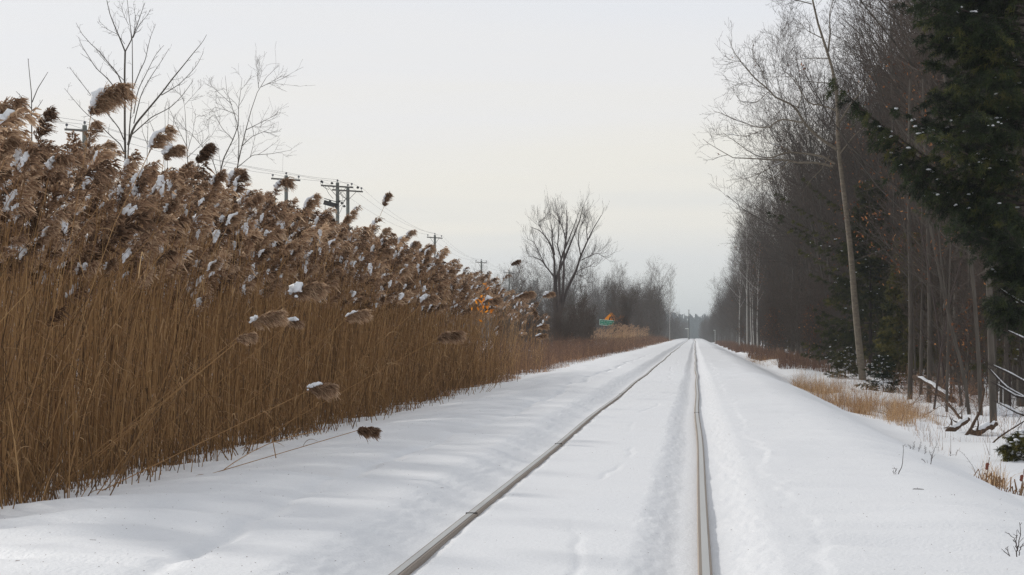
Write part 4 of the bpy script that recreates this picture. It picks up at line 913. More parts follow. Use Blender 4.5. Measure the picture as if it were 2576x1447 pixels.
for i in range(84):      # thicket behind the brush
    px = 1240 + 460 * rr.random(); Yt = rr.uniform(130, 260) if px < 1500 else rr.uniform(230, 520)
    if 1500 < px < 1560 and Yt < 330: continue
    k = int(rr.integers(0, 4)); s = rr.uniform(.45, .8) * (.8 if 1340 < px < 1470 else 1 if px < 1500 else 1.3)
    p = P(px, 870, Yt); x0 = min(p[0], -8.5)
    lf = ['single-stemmed', 'three-stemmed', 'narrow upswept', 'rust-leaved'][k]
    where = 'left of the green road sign' if px < 1500 else 'right of the green road sign'
    plant(SAP[k], 'sapling', x0, Yt, rr.uniform(0, 6.28), s, f'grey {lf} sapling in the thicket {where}', group=f'saplings {where}')
rows = []
for y0 in 430 + 1300 * rr.random(340): rows.append((int(rr.integers(0, 7)), -8.7 - (6 + .012 * y0) * rr.random() ** 1.3 + float(sm(y0, 900, 1400)) * 3, y0, rr.uniform(0, 6.28), rr.uniform(.52, .82)))
scatter('distant_forest', 'hazy row of far bare trees closing in left of the track', rows)
rows = []
for _ in range(190):
    px = 1180 + 480 * rr.random(); y0 = rr.uniform(430, 700); rows.append((int(rr.integers(0, 7)), P(px, 850, y0)[0], y0, rr.uniform(0, 6.28), rr.uniform(.62, .95) if px < 1570 else rr.uniform(.5, .7)))
scatter('distant_forest', 'bluish grey bare wood beyond the road left of the track', rows)
for i in range(5):
    px = [1478, 1492, 1512, 1600, 1618][i]; fir('spruce_tree', px, 855, [560, 600, 580, 640, 660][i], [9.5, 8, 9, 10, 10][i], 3.2, ['dark spruce, left of the pair beyond the road', 'dark spruce, right of the pair beyond the road', 'dark spruce above the orange road sign', 'dark far spruce over the small orange sign', 'dark far spruce right of the small orange sign'][i], 20 + i, tone=(.2, .15), snowp=0, mat_=M_needle, layers=14, nb=8, blen=1.0, tuft=4, nl=.3, nw=.05, per=6)
# --- brush, grass
def blades(mb, x, y, H, az, lean, w, tone, m=0, z=None, n=3):
    z = G(x, y) - .03 if z is None else z; K = len(x); t = np.linspace(0, 1, n)[None]
    o = lean[:, None] * H[:, None] * t ** 1.5
    Pn = np.stack([x[:, None] + o * np.cos(az)[:, None], y[:, None] + o * np.sin(az)[:, None], z[:, None] + H[:, None] * t * (1 - .3 * np.minimum(lean, 1)[:, None] * t)], -1)
    ribbons(mb, Pn, w[:, None] * np.linspace(1, .3, n)[None], np.random.default_rng(1).normal(0, 1, (K, 3)) * [1, 1, .3], tone, m)
r = np.random.default_rng(21)
K = 42000; yy = 42 * np.exp(r.random(K) * math.log(520 / 42)); u = r.random(K)
edge = front_edge(np.minimum(yy, 60)) + .35 + 0.5 * vn(yy / 6., 0 * yy, 70) + 0.6 * sm(yy, 60, 200)
xx = edge - 4.5 * u ** 1.3 - sm(yy, 100, 300) * 1.0 * u
mb = MB(); hh = (0.25 + 1.25 * sm(u, .02, .6)) * r.uniform(.35, 1.2, K) * (1 - .25 * sm(yy, 60, 120))
hh *= .45 + 1.1 * (vn(xx / 1.2, yy / 3., 71) + .5)
blades(mb, xx, yy, hh, r.uniform(0, 6.28, K), np.abs(r.normal(0, .35, K)), r.uniform(.0015, .005, K) * (1 + yy / 160), np.clip(np.where(u < .10, .85, .42) + .5 * vn(xx / .9, yy / 2.5, 72) + r.normal(0, .25, K), 0, 1))
# twiggy tops
K2 = 26000; yy = 44 * np.exp(r.random(K2) * math.log(420 / 44)); xx = -6.0 - 4.0 * r.random(K2); z0 = G(xx, yy) + r.uniform(.2, 1.2, K2)
L = r.uniform(.12, .4, K2); d = norm(r.normal(0, 1, (K2, 3)) + [0, 0, .9]); B = np.stack([xx, yy, z0], 1)
ribbons(mb, np.stack([B, B + d * L[:, None]], 1), np.full((K2, 2), .004) * (1 + yy[:, None] / 150), r.normal(0, 1, (K2, 3)), np.clip(r.normal(.35, .15, K2), 0, 1))
tag(mb.obj('brush', M_brush), 'low tangle of reddish brown brush running along the left bank beyond the reeds', 'brush', kind='stuff')

def reed_patch(name, label, pxr, Yr, n, Hh, tone):
    r = np.random.default_rng(61); mb = MB(); Yt = r.uniform(*Yr, n); px = r.uniform(*pxr, n)
    X = np.array([P(a, 860, b)[0] for a, b in zip(px, Yt)]); X = np.minimum(X, -7.0 - r.random(n)); H = Hh * r.uniform(.65, 1.15, n)
    blades(mb, X, Yt, H, r.normal(0, .6, n), np.abs(r.normal(.05, .08, n)), np.full(n, .012), np.clip(r.normal(.6, .2, n), 0, 1))
    q = r.random(n) < .75; T = np.stack([X, Yt, G(X, Yt) + H * .96], 1)[q]; v = r.integers(0, 10, len(T))
    for k in range(10):
        s = v == k; Vp, Fp, Ap = tm_pl[k][:3]; o = np.arange(len(Fp)) % 2 == 0
        instance(mb, Vp, Fp[o], Ap, T[s], r.normal(0, .5, s.sum()), r.uniform(1.0, 1.5, s.sum()), np.full(s.sum(), tone), 1)
    return tag(mb.obj(name, [M_grass, M_plume]), label, 'reeds', kind='stuff')
reed_patch('reed_patch', 'pale pinkish tan patch of reeds farther along the left bank, below the green sign', (1475, 1665), (190, 330), 900, 2.3, .12)

def grass_clump(px, py, Yt, rx, ry, n, H, label, tone=.5):
    b = P(px, py, Yt); b[2] = float(G(b[0], Yt)); r = np.random.default_rng(int(px)); mb = MB()
    a = r.uniform(0, 6.28, n); q = np.sqrt(r.random(n)); x = b[0] + rx * q * np.cos(a); y_ = Yt + ry * q * np.sin(a)
    keep = vn(x / .7, y_ / 2.2, 5) > -.10; x, y_ = x[keep], y_[keep]; n = len(x); lump = .15 + 1.2 * (vn(x / .45, y_ / 1.2, 3) + .5) ** 1.2 + .3 * r.random(n) ** 3
    blades(mb, x - b[0], y_ - Yt, H * r.uniform(.35, 1.1, n) * lump, r.uniform(0, 6.28, n), np.abs(r.normal(.35, .5, n)), r.uniform(.0025, .006, n), np.clip(r.normal(tone, .3, n), 0, 1), z=G(x, y_) - .03 - b[2], n=4)
    o = mb.obj('dry_grass', M_grass); o.location = b
    tag(o, label, 'grass', kind='stuff')
grass_clump(2052, 978, 86, 1.0, 5, 2200, .85, 'left clump of golden dry grass below the forest edge')
grass_clump(2150, 1015, 68, 1.5, 6, 4800, 1.0, 'largest brown and golden patch of dry grass below the forest edge', .4)
grass_clump(2235, 1020, 63, 1.1, 5, 2600, .85, 'dry grass between the largest patch and the dark trunk', .45)
grass_clump(2300, 1058, 57, .8, 3, 1300, .6, 'low dry grass in front of the upright brown trunk', .5)
grass_clump(1920, 925, 150, 1.3, 14, 1100, .8, 'thin dry grass beside the snow bank under the forest edge', .45)
grass_clump(2560, 1270, 32, .55, 1.6, 700, .38, 'straw-coloured bent grass on the snow at the right edge', .7)
# scattered weeds over the right flat
r = np.random.default_rng(33); K = 7000; yy = 34 + 75 * r.random(K) ** 1.1; xx = 4.6 + 5.5 * r.random(K) ** 1.1 + (yy - 34) * .035
k_ = vn(xx / .8, yy / 2.5, 91) > -.02; xx, yy = xx[k_], yy[k_]; K = len(xx); mb = MB()
blades(mb, xx, yy, r.uniform(.08, .55, K), r.uniform(0, 6.28, K), np.abs(r.normal(.2, .3, K)), r.uniform(.0025, .006, K), np.clip(r.normal(.5, .3, K), 0, 1), n=4)
tag(mb.obj('weeds', M_brush), 'sparse dry weeds poking through the snow between the bank and the forest', 'weeds', kind='stuff')
# brown fringe at foot of the forest, far
K = 16000; yy = 130 * np.exp(r.random(K) * math.log(560 / 130)); xx = 5.6 + .8 * vn(yy / 12, 0 * yy, 95) + 3.5 * r.random(K) ** 1.2; mb = MB()
blades(mb, xx, yy, r.uniform(.3, 1.2, K), r.uniform(0, 6.28, K), np.abs(r.normal(0, .3, K)), r.uniform(.004, .008, K) * (1 + yy / 160), np.clip(r.normal(.3, .2, K), 0, 1))
tag(mb.obj('brush', M_brush), 'low brown brush along the foot of the distant forest right of the track', 'brush', kind='stuff')
K = 9000; yy = 66 * np.exp(r.random(K) * math.log(135 / 66)); xx = 7.2 + 2.6 * r.random(K) + .012 * yy; k_ = vn(xx / .9, yy / 3., 97) > -.02; xx, yy = xx[k_], yy[k_]; K = len(xx); mb = MB()
L = r.uniform(.1, .5, K); d = norm(r.normal(0, 1, (K, 3)) + [0, 0, .8]); B = np.stack([xx, yy, G(xx, yy) + .9 * r.random(K) ** 2], 1)
ribbons(mb, np.stack([B, B + d * L[:, None] * .5, B + (d + r.normal(0, .25, (K, 3))) * L[:, None]], 1), np.full((K, 3), .0045), r.normal(0, 1, (K, 3)), np.clip(r.normal(.4, .25, K), 0, 1))
tag(mb.obj('tangle', M_brush), 'tangle of brown twigs and weeds at the foot of the near forest edge', 'brush', kind='stuff')
# undergrowth inside the right forest
K = 13000; yy = 80 * np.exp(r.random(K) * math.log(330 / 70)); xx = 9 + (0.17 * yy - 4) * r.random(K); z0 = G(xx, yy) + 3.2 * r.random(K) ** 1.5; mb = MB()
L = r.uniform(.3, 1.2, K); d = norm(r.normal(0, 1, (K, 3)) * [.7, .7, .5] + [0, 0, .9]); B = np.stack([xx, yy, z0], 1)
ribbons(mb, np.stack([B, B + d * L[:, None] * .5, B + (d + r.normal(0, .2, (K, 3))) * L[:, None]], 1), np.full((K, 3), .006), r.normal(0, 1, (K, 3)), np.clip(r.normal(.5, .25, K), 0, 1))
tag(mb.obj('undergrowth', M_twig), 'tangled grey brown twigs of the undergrowth between the forest trunks', 'undergrowth', kind='stuff')

# saplings / twigs standing in the snow of the right bank
def twig(name, limbs, Yt, label, r0=.0042, cat='twig', m_=M_twigdark, lv=((2, .05),)):
    b = P(*limbs[0][0], Yt); gz = float(G(b[0], Yt))
    # keep the foot on the snow
    for _ in range(20):
        if b[2] - gz > .01: Yt *= 1 + (b[2] - gz) / (CAMZ - gz) * .8
        elif b[2] - gz < -.01: Yt *= 1 + (b[2] - gz) / (CAMZ - gz) * .8
        b = P(*limbs[0][0], Yt); gz = float(G(b[0], Yt))
    mb = MB(); r = np.random.default_rng(int(limbs[0][0][0])); cc = []
    for i, l in enumerate(limbs):
        c = resample(np.array([P(x_, y_, Yt - .02 * k * (i % 3 - 1)) for k, (x_, y_) in enumerate(l)]) - b, 10)
        if i == 0: c[0, 2] -= .04
        c[1:-1] += r.normal(0, .003, (8, 3)); cc.append(c)
        tubes(mb, c[None], np.linspace(r0 if i == 0 else r0 * .65, r0 * .35, 10)[None], 5, a=.3)
    for n_, ln in lv:
        C1, R1 = grow(r, np.array(cc), np.full((len(cc), 10), r0 * .4), n_, .3, .95, .7, ln, .3, .05, r0 * .35, 3, .1); tubes(mb, C1, np.maximum(R1, .0014), 3)
    o = mb.obj(name, m_); o.location = b
    return tag(o, label, cat, 'dark sticks at the foot of the forest' if cat == 'stick' else 'bare twigs sticking out of the snow')
def q6(l): return [(2201.3 + x * .2265, 1119.5 + y * .2265) for x, y in l]
twig('twig', [q6([(215, 430), (240, 360), (290, 260), (315, 120), (310, 0)]), q6([(225, 370), (235, 280), (210, 245)]), q6([(225, 370), (205, 320), (203, 290)])], 24, 'bent bare shoot with a small fork at its foot on the right bank')
twig('twig', [q6([(625, 605), (590, 540), (540, 495), (465, 482), (360, 502)])], 24, 'thin twig arching left over the snow right of the forked shoot', .005)
twig('twig', [q6([(832, 710), (835, 650), (862, 590), (885, 545)])], 23, 'short straight shoot on the right bank right of the arching twig')
twig('twig', [q6([(432, 840), (425, 800), (410, 780)]), q6([(425, 805), (430, 780), (437, 745)])], 20, 'tiny forked twig low on the right bank', .005)
twig('twig', [q6([(1545, 1445), (1560, 1320), (1585, 1200), (1600, 1080), (1620, 960), (1605, 860)]), q6([(1585, 1180), (1560, 1090), (1530, 1020), (1485, 980)]), q6([(1580, 1170), (1568, 1080), (1570, 1000)]), q6([(1555, 1320), (1510, 1250), (1480, 1170), (1450, 1145)]), q6([(1600, 1230), (1605, 1180), (1640, 1100)])], 17, 'branching bare shoot at the lower right corner', .0042, lv=((4, .05),))
twig('twig', [q6([(1185, 1415), (1155, 1350), (1118, 1278)])], 15.5, 'short stick leaning left at the bottom right', .004)
twig('twig', [q6([(1355, 1418), (1270, 1385), (1200, 1355), (1130, 1332)])], 15.5, 'stick lying almost flat across the leaning one at the bottom right', .005)
twig('twig', [q6([(1420, 1412), (1380, 1350), (1330, 1310), (1312, 1285)])], 15.6, 'thin curved stick just right of the flat one', .004)
twig('twig', [q6([(605, 262), (630, 160), (650, 60), (690, -20)]), q6([(605, 262), (560, 190), (520, 150)]), q6([(615, 240), (625, 120), (600, 60)])], 29, 'sparse forked weed at the foot of the right bank', .004, lv=((6, .05),))
twig('twig', [q6([(1140, 400), (1110, 290), (1050, 180), (960, 80), (915, 55)]), q6([(1140, 400), (1180, 250), (1200, 180)])], 32, 'long weed stalk arching left on the flat near the young fir', .004, lv=((8, .06),))
twig('weed', [q6([(400, 120), (395, 60), (380, 0)]), q6([(410, 120), (430, 40), (440, -40)]), q6([(480, 120), (490, 60), (510, -30)]), q6([(540, 140), (560, 80), (555, 10)]), q6([(360, 110), (345, 50), (330, 0)])], 34, 'cluster of seedy brown weed stalks on the snow flat', .004, lv=((14, .05),))
twig('weed', [q6([(840, 140), (835, 110), (838, 75)]), q6([(900, 130), (905, 90), (915, 55)]), q6([(745, 180), (790, 145), (850, 115), (920, 100)])], 34, 'drooping dry weed beside the seedy cluster', .004, lv=((8, .05),))
r2 = np.random.default_rng(515)
for i in range(16):
    x_, y_ = r2.uniform(2240, 2550), r2.uniform(985, 1085); L_ = r2.uniform(25, 90); an = r2.uniform(-.25, .9) * r2.choice([-1, 1]); px_ = [(x_, y_)]
    for k in (1, 2, 3): px_.append((x_ + L_ * k / 3 * math.cos(an) * (1 if i % 2 else -1), y_ - abs(L_ * k / 3 * math.sin(an)) - 3 * k))
    twig('fallen_stick', [px_, [px_[1], (px_[1][0] + r2.uniform(-25, 25), px_[1][1] - r2.uniform(10, 35))]], 60, 'thin dark stick poking out of the snow at the foot of the forest', r2.uniform(.008, .02), 'stick', M_log, lv=((4, .25),))
# cattails
def cattail(px, py, tx, ty, Yt, label, hy, hh_):
    b = P(px, py, Yt); b[2] = float(G(b[0], Yt)) - .04; e = empty('cattail', b); m = MB()
    tp = P(tx, ty, Yt) - b; tubes(m, resample(np.array([[0, 0, 0], tp * .5 + [.01, 0, 0], tp]), 6)[None], np.linspace(.010, .005, 6)[None], 5, a=.2); m.obj('stem', M_grass, e)
    c = tp * hy; mm = MB(); u = norm(tp); n = 9; t = np.linspace(0, 1, n); rd = .024 * np.array([.3, .9, 1.1, .8, 1.15, .9, 1.2, 1, .3]); tubes(mm, (c + np.outer(t, u) * hh_ - [.012, 0, 0])[None], rd[None], 8, a=.6)
    mm.obj('seed_head', M_cattail, e); tag(e, label, 'cattail', 'cattails at the right edge')
cattail(2476, 1260, 2489, 1150, 31.5, 'cattail with a fluffy brown head standing left of the broken stalks', .6, .11)
cattail(2562, 1265, 2576, 1180, 31.0, 'cattail with a dark smooth head at the very right edge', .6, .1)
m = MB(); r = np.random.default_rng(44); K = 46; xx = P(2510, 1240, 31)[0] + r.uniform(-.22, .45, K); yy = 31 + r.uniform(-.9, 1.2, K); H = r.uniform(.12, .32, K); az = r.uniform(0, 6.28, K); ln = r.uniform(0, .5, K)
b0 = np.stack([xx, yy, G(xx, yy) - .04], 1); tp = b0 + np.stack([np.cos(az) * ln * H, np.sin(az) * ln * H, H], 1)
tubes(m, np.stack([b0, (b0 + tp) / 2, tp], 1), np.array([[.010, .009, .007]]) * r.uniform(.6, 1.2, (K, 1)), 4, a=r.uniform(0, .5, K)); K = 22
b1 = tp[:K]; dd = np.stack([np.cos(az[:K] + 1) * .12, np.sin(az[:K] + 1) * .12, -r.uniform(.08, .2, K)], 1); tubes(m, np.stack([b1, b1 + dd * .5, b1 + dd], 1), np.full((K, 3), .007), 3, a=.3)
tag(m.obj('broken_stalks', M_grass), 'clump of broken folded cattail stalks sticking out of the snow', 'stalks', kind='stuff')

# seeds and flecks blown onto the snow
r = np.random.default_rng(66); K = 1800; yy = 9 + 40 * r.random(K) ** 1.6; xx = -5.2 + 8.5 * r.random(K); xx = np.where(r.random(K) < .4, -5.2 + 3 * r.random(K) ** 1.5, xx)
k_ = (np.abs(xx - XL - bend(yy)) > .12) & (np.abs(xx - XR - bend(yy)) > .12); xx, yy = xx[k_], yy[k_]; K = len(xx); zz = snow_z(xx, yy) + .004; an = r.uniform(0, 3.14, K); L = r.uniform(.0012, .004, K); L[r.random(K) < .012] *= 6
dd = np.stack([np.cos(an) * L, np.sin(an) * L, 0 * L], 1); B = np.stack([xx, yy, zz], 1); mb = MB()
tubes(mb, np.stack([B - dd, B + dd], 1), np.full((K, 2), .0012), 3, a=r.random(K) * .4); tag(mb.obj('seed_litter', M_brush), 'tiny seeds and bits of reed blown over the snow', 'litter', kind='stuff')
# fallen logs
def log(pts, r0, Yt, label, Y2=None, snowy=True, name='fallen_log'):
    Y2 = Y2 or Yt; n = len(pts); c = np.array([P(x_, y_, Yt + (Y2 - Yt) * i / (n - 1)) for i, (x_, y_) in enumerate(pts)])
    b = c[0].copy(); c = resample(c - b, 12); r = np.random.default_rng(int(pts[0][0])); c[1:-1] += r.normal(0, r0 * .12, (10, 3))
    e = empty(name, b); m = MB(); R = np.linspace(r0, r0 * .6, 12) * r.uniform(.82, 1.12, 12); c2 = np.r_[c[:1] - (c[1] - c[0]) * .04, c, c[-1:] + (c[-1] - c[-2]) * .25]; tubes(m, c2[None], np.r_[.002, R, .004][None], 8, a=.5)
    for _ in range(4):
        k = r.integers(2, 11); dd = norm(r.normal(0, 1, 3) + [0, 0, .6]); tubes(m, np.array([[c[k], c[k] + dd * r0 * 2.2, c[k] + dd * r0 * 4 + r.normal(0, r0, 3)]]), np.array([[r0 * .3, r0 * .2, .003]]), 5, a=.3)
    m.obj('trunk', M_log, e)
    if snowy:
        m = MB(); tubes(m, (c[1:11] + [0, 0, r0 * .8])[None], (np.array([.3, .9, 1, .95, 1.05, .9, 1, .8, .9, .3]) * r0 * .85)[None], 8, flat=.6); m.obj('snow', M_cap, e)
    return tag(e, label, 'log', 'fallen wood by the forest edge')
def q7(l): return [(2201.3 + x * .2609, 817.6 + y * .2609) for x, y in l]
log(q7([(760, 730), (640, 650), (530, 570), (370, 500)]), .10, 72, 'long thick fallen trunk with snow along its top, sloping down to the right', 74)
log(q7([(700, 1030), (790, 985), (905, 905)]), .09, 53, 'short snow-covered log angled up to the right in front of the leaning trunks', 53.5)
log(q7([(930, 1050), (1040, 1010), (1170, 955)]), .11, 52, 'thick snow-covered log lying right of the black leaning stick', 52.6)
log(q7([(855, 1105), (930, 990), (1010, 840), (1055, 620)]), .045, 51, 'black leaning stick rising to the right between the two short logs', 52, snowy=False, name='leaning_branch')
log(q7([(850, 940), (740, 800), (640, 690), (470, 610)]), .045, 60, 'thin grey fallen branch sloping down to the short log', 62, snowy=False, name='fallen_branch')
log(q7([(1110, 1160), (1200, 1080), (1320, 1000), (1437, 930)]), .022, 46, 'thin dead branch slanting up to the right edge over the young fir', snowy=False, name='fallen_branch')
log([(1880, 905), (1930, 893), (1960, 890)], .06, 205, 'thin fallen trunk resting on the snow bank near the birch clump', snowy=True)
for i in range(9):
    x0, y0 = [(9.5, 66), (11, 88), (8.8, 98), (12, 75), (9.2, 128), (10, 150), (8.2, 175), (12.5, 110), (7.6, 205)][i]
    m = MB(); blobs(m, [[0, 0, 0.0]], [[.55 + .1 * (i % 3), .7, .38 + .1 * (i % 2)]], nu=14, nv=9, seed=i)
    o = m.obj('snow_mound', M_snow); o.location = (x0, y0, float(G(x0, y0)))
    tag(o, 'rounded mound of snow over a stump in the ' + zone(y0) + ' forest floor', 'snow mound', 'snow mounds on the forest floor')

# ------------------------------------------------------------------ utility poles and wires
tips = []
def upole(px, ty, Yt, armpx, tilt, label, extra=False, detail=True):
    top = P(px, ty, Yt); g = float(G(top[0], Yt)) - .3; h = top[2] - g
    e = empty('utility_pole', (top[0], Yt, g)); al = armpx * Yt / F
    m = MB(); tubes(m, np.array([[[0.0, 0, 0], [0.02, 0, h * .5], [0.0, 0, h]]]), np.array([[.19, .165, .14]]), 10); box(m, (0, 0, h + .005), (.2, .2, .03)); m.obj('pole', M_pole, e)
    az = -.12 + tilt; d = np.array([math.cos(az), math.sin(az) * 1, -.0]) ; az_s = -0.075
    m = MB(); zc = h - .32
    a0 = d * (-al / 2) + [0, -.2, zc - az_s * al / 2]; a1 = d * (al / 2) + [0, -.2, zc + az_s * al / 2]
    c = (a0 + a1) / 2; L = np.linalg.norm(a1 - a0); u = (a1 - a0) / L; w = norm(np.cross(u, [0, 0, 1.])); v = np.cross(w, u)
    box(m, c, (L, .11, .13), M=np.stack([u, w, v], 1)); arm = m.obj('crossarm', M_arm, e)
    m = MB()
    for s in (-1, 1): tubes(m, np.array([[c + u * s * al * .28 + [0, .02, -.06], [0, -.17, zc - .85]]]), np.full((1, 2), .022), 4)
    m.obj('brace', M_arm, e)
    tp = []
    for q in (a0 + u * .12, a1 - u * .12, np.array([0, 0, h - .1])):
        m = MB(); tubes(m, np.array([[q + [0, 0, .05], q + [0, 0, .26]]]), np.full((1, 2), .018), 5)
        zz = np.array([.2, .22, .28, .30, .36, .38]); rd = np.array([.02, .085, .07, .10, .05, .02]); tubes(m, (q + np.stack([0 * zz, 0 * zz, zz], 1))[None], rd[None], 8)
        m.obj('insulator', M_ins, e); tp.append(q + [top[0], Yt, g + .36])
    tips.append(tp)
    return tag(e, label, 'utility pole', 'utility poles beyond the reeds'), top, g, h
upole(213, 316, 122, 104, 0, 'nearest utility pole, half hidden behind reed plumes at the left')
upole(720, 442, 161, 77, 0, 'utility pole with one crossarm left of the twin poles')
e3, top3, g3, h3 = upole(849, 460, 169, 85, 0, 'left one of the twin utility poles, carrying the box between them')
e4, top4, g4, h4 = upole(875, 471, 173, 81, 0, 'right one of the twin utility poles')
upole(1094, 592, 258, 40, .1, 'small utility pole right of the twin poles')
upole(1211, 656, 350, 30, .1, 'distant utility pole barely above the right reeds')
upole(1281, 683, 405, 29, .1, 'distant utility pole among the bare twigs left of the big tree')
upole(1343, 704, 467, 25, .1, 'farthest utility pole just left of the big spreading tree')
# switch box and fuses on the twin poles
m = MB(); c = P(838, 517, 168.6) - np.array(e3.location); p0 = P(815, 509, 168.6) - np.array(e3.location); p1 = P(850, 519, 168.6) - np.array(e3.location); u = norm(p1 - p0); w = norm(np.cross(u, [0, 0, 1.])); v = np.cross(w, u)
box(m, (p0 + p1) / 2, (np.linalg.norm(p1 - p0), .3, .38), M=np.stack([u, w, v], 1)); box(m, (p0 + p1) / 2 + [0, -.1, .32], (np.linalg.norm(p1 - p0) * .95, .06, .06), M=np.stack([u, w, v], 1))
sb = m.obj('switch_box', M_dark, e3)
m = MB()
for a_, b_ in [((806, 462), (828, 477)), ((852, 484), (872, 500)), ((818, 470), (838, 500)), ((855, 505), (872, 500)), ((818, 512), (818, 530)), ((845, 525), (826, 545)), ((866, 505), (850, 545)), ((872, 498), (848, 524))]:
    A_, B_ = P(*a_, 168.8) - np.array(e3.location), P(*b_, 169.5) - np.array(e3.location)
    tubes(m, np.array([[A_, (A_ + B_) / 2 - [0, 0, .12], B_]]), np.full((1, 3), .02), 4)
for x_, y_ in [(809, 458), (835, 462), (853, 508), (860, 512), (866, 520), (900, 473), (830, 508)]:
    q = P(x_, y_, 168.7) - np.array(e3.location); blobs(m, [q], [[.12, .1, .14]], nu=8, nv=6)
m.obj('fuse_gear', M_dark, e3)
m = MB()
for k in range(3):
    A_, B_ = P(840 + 9 * k, 470 + 2 * k, 169.2) - np.array(e3.location), P(852 + 7 * k, 512 - 2 * k, 169.6) - np.array(e3.location)
    t = np.linspace(0, 1, 6)[:, None]; tubes(m, (A_ + (B_ - A_) * t + np.array([.25, 0, -.1]) * np.sin(t * math.pi))[None], np.full((1, 6), .012), 3)
m.obj('jumper_cable', M_wire, e3)
first = [P(-420, 150, 84)] ; T0 = [P(-560, 170, 84), P(-380, 190, 84), P(-470, 130, 84)]
for k in range(3):
    pts = []; seq = [T0[k]] + [t[k] for t in tips]
    for a_, b_ in zip(seq[:-1], seq[1:]):
        t = np.linspace(0, 1, 10)[:-1, None]; L = np.linalg.norm(b_ - a_)
        pts.append(a_ + (b_ - a_) * t - np.array([0, 0, 1]) * .012 * L * 4 * t * (1 - t) * .8)
    pts.append(seq[-1][None]); pts = np.concatenate(pts)
    m = MB(); tubes(m, pts[None], np.full((1, len(pts)), .009), 4)
    tag(m.obj('power_line', M_wire), ['power line strung along the left ends of the crossarms', 'power line strung along the right ends of the crossarms', 'power line strung along the pole tops'][k], 'wire', 'power lines')

# ------------------------------------------------------------------ road signs
def signpost(e, x, H0, H1, m_=M_pole, w=.1):
    m = MB(); box(m, (x, .06, (H0 + H1) / 2), (w, w, H1 - H0)); return m.obj('post', m_, e)
Ys = 300; g0 = P(1530, 850, Ys); g0[2] = float(G(g0[0], Ys)); e = empty('green_sign', g0)
sc = Ys / F
def rel(px, py): return P(px, py, Ys) - g0
a0, a1, b0, b1 = rel(1508, 803), rel(1553, 807), rel(1508, 818), rel(1551, 822)
def plate(m, quad, y0, th=.04):
    V = []
    for q in quad: V += [[q[0], y0, q[2]], [q[0], y0 + th, q[2]]]
    m.add(np.array(V), None, [[0, 2, 4, 6], [1, 7, 5, 3], [0, 1, 3, 2], [2, 3, 5, 4], [4, 5, 7, 6], [6, 7, 1, 0]])
m = MB(); plate(m, (a0, a1, b1, b0), 0); bd = m.obj('sign_face', M_green, e)
m = MB(); t_ = .055
def lerp(u, v): return (a0 * (1 - u) + a1 * u) * (1 - v) + (b0 * (1 - u) + b1 * u) * v
for (u0, v0, u1, v1) in [(0.01, 0.03, .99, .09), (.01, .91, .99, .97), (.01, .03, .03, .97), (.97, .03, .99, .97)]:
    plate(m, (lerp(u0, v0), lerp(u1, v0), lerp(u1, v1), lerp(u0, v1)), -.01, .008)
rs = np.random.default_rng(2)
m.obj('border', M_signw, bd)
m = MB()
# the lettering is too blurred to read in the photograph: broken strokes
u = .10
while u < .9:
    w = rs.uniform(.012, .03)
    for v0 in (.28, .62):
        if rs.random() < .7:
            hgt = rs.uniform(.10, .2); plate(m, (lerp(u, v0), lerp(u + w * .4, v0), lerp(u + w * .4, v0 + hgt), lerp(u, v0 + hgt)), -.01, .006)
    u += w + .014
m.obj('lettering', M_signw, bd)
signpost(e, a0[0] + .35, -.3, a0[2] - .1); signpost(e, a1[0] - .35, -.3, a1[2] - .1, M_twigdark, .16)
tag(e, 'large green road sign with white border seen through the twigs', 'road sign')
def diamond(px, py, rpx, Yt, label, symbol):
    c = P(px, py, Yt); g = float(G(c[0], Yt)); e = empty('warning_sign', (c[0], Yt, g)); R = rpx * Yt / F; h = c[2] - g
    m = MB(); th = .03; k = .22 * R; pts = []
    for i in range(4):
        an = math.pi / 2 * i; cx_, cz_ = math.cos(an) * (R - k * 1.2), math.sin(an) * (R - k * 1.2)
        for j in (-1, 0, 1): pts.append((cx_ + math.cos(an + j * .7) * k, cz_ + math.sin(an + j * .7) * k))
    n = len(pts); V = [[x_, 0, h + z_] for x_, z_ in pts] + [[x_, th, h + z_] for x_, z_ in pts] + [[0, 0, h], [0, th, h]]
    F3 = [[i, (i + 1) % n, 2 * n] for i in range(n)] + [[n + (i + 1) % n, n + i, 2 * n + 1] for i in range(n)]
    m.add(np.array(V), F3, [[i, n + i, n + (i + 1) % n, (i + 1) % n] for i in range(n)]); f = m.obj('sign_face', M_signo, e, smooth=False)
    if symbol:
        m = MB()
        for s in (-1, 1):
            plate(m, [np.array([s * R * q[0], 0, h + R * q[1]]) for q in ((.06, .42), (.24, .40), (.46, -.35), (.22, -.35))], -.012, .008)
        plate(m, [np.array([R * q[0], 0, h + R * q[1]]) for q in ((-.04, .55), (.04, .55), (.04, -.1), (-.04, -.1))], -.012, .008)
        m.obj('symbol', M_signk, f)
    signpost(e, 0, -.3, h - R * .3, M_pole, .09)
    return tag(e, label, 'road sign', 'orange warning signs')
diamond(1538, 804, 18, 306, 'orange diamond warning sign with black symbol rising behind the green sign', True)
diamond(1564, 800 + 0, 8, 420, 'small distant orange warning sign low behind the twigs', False)
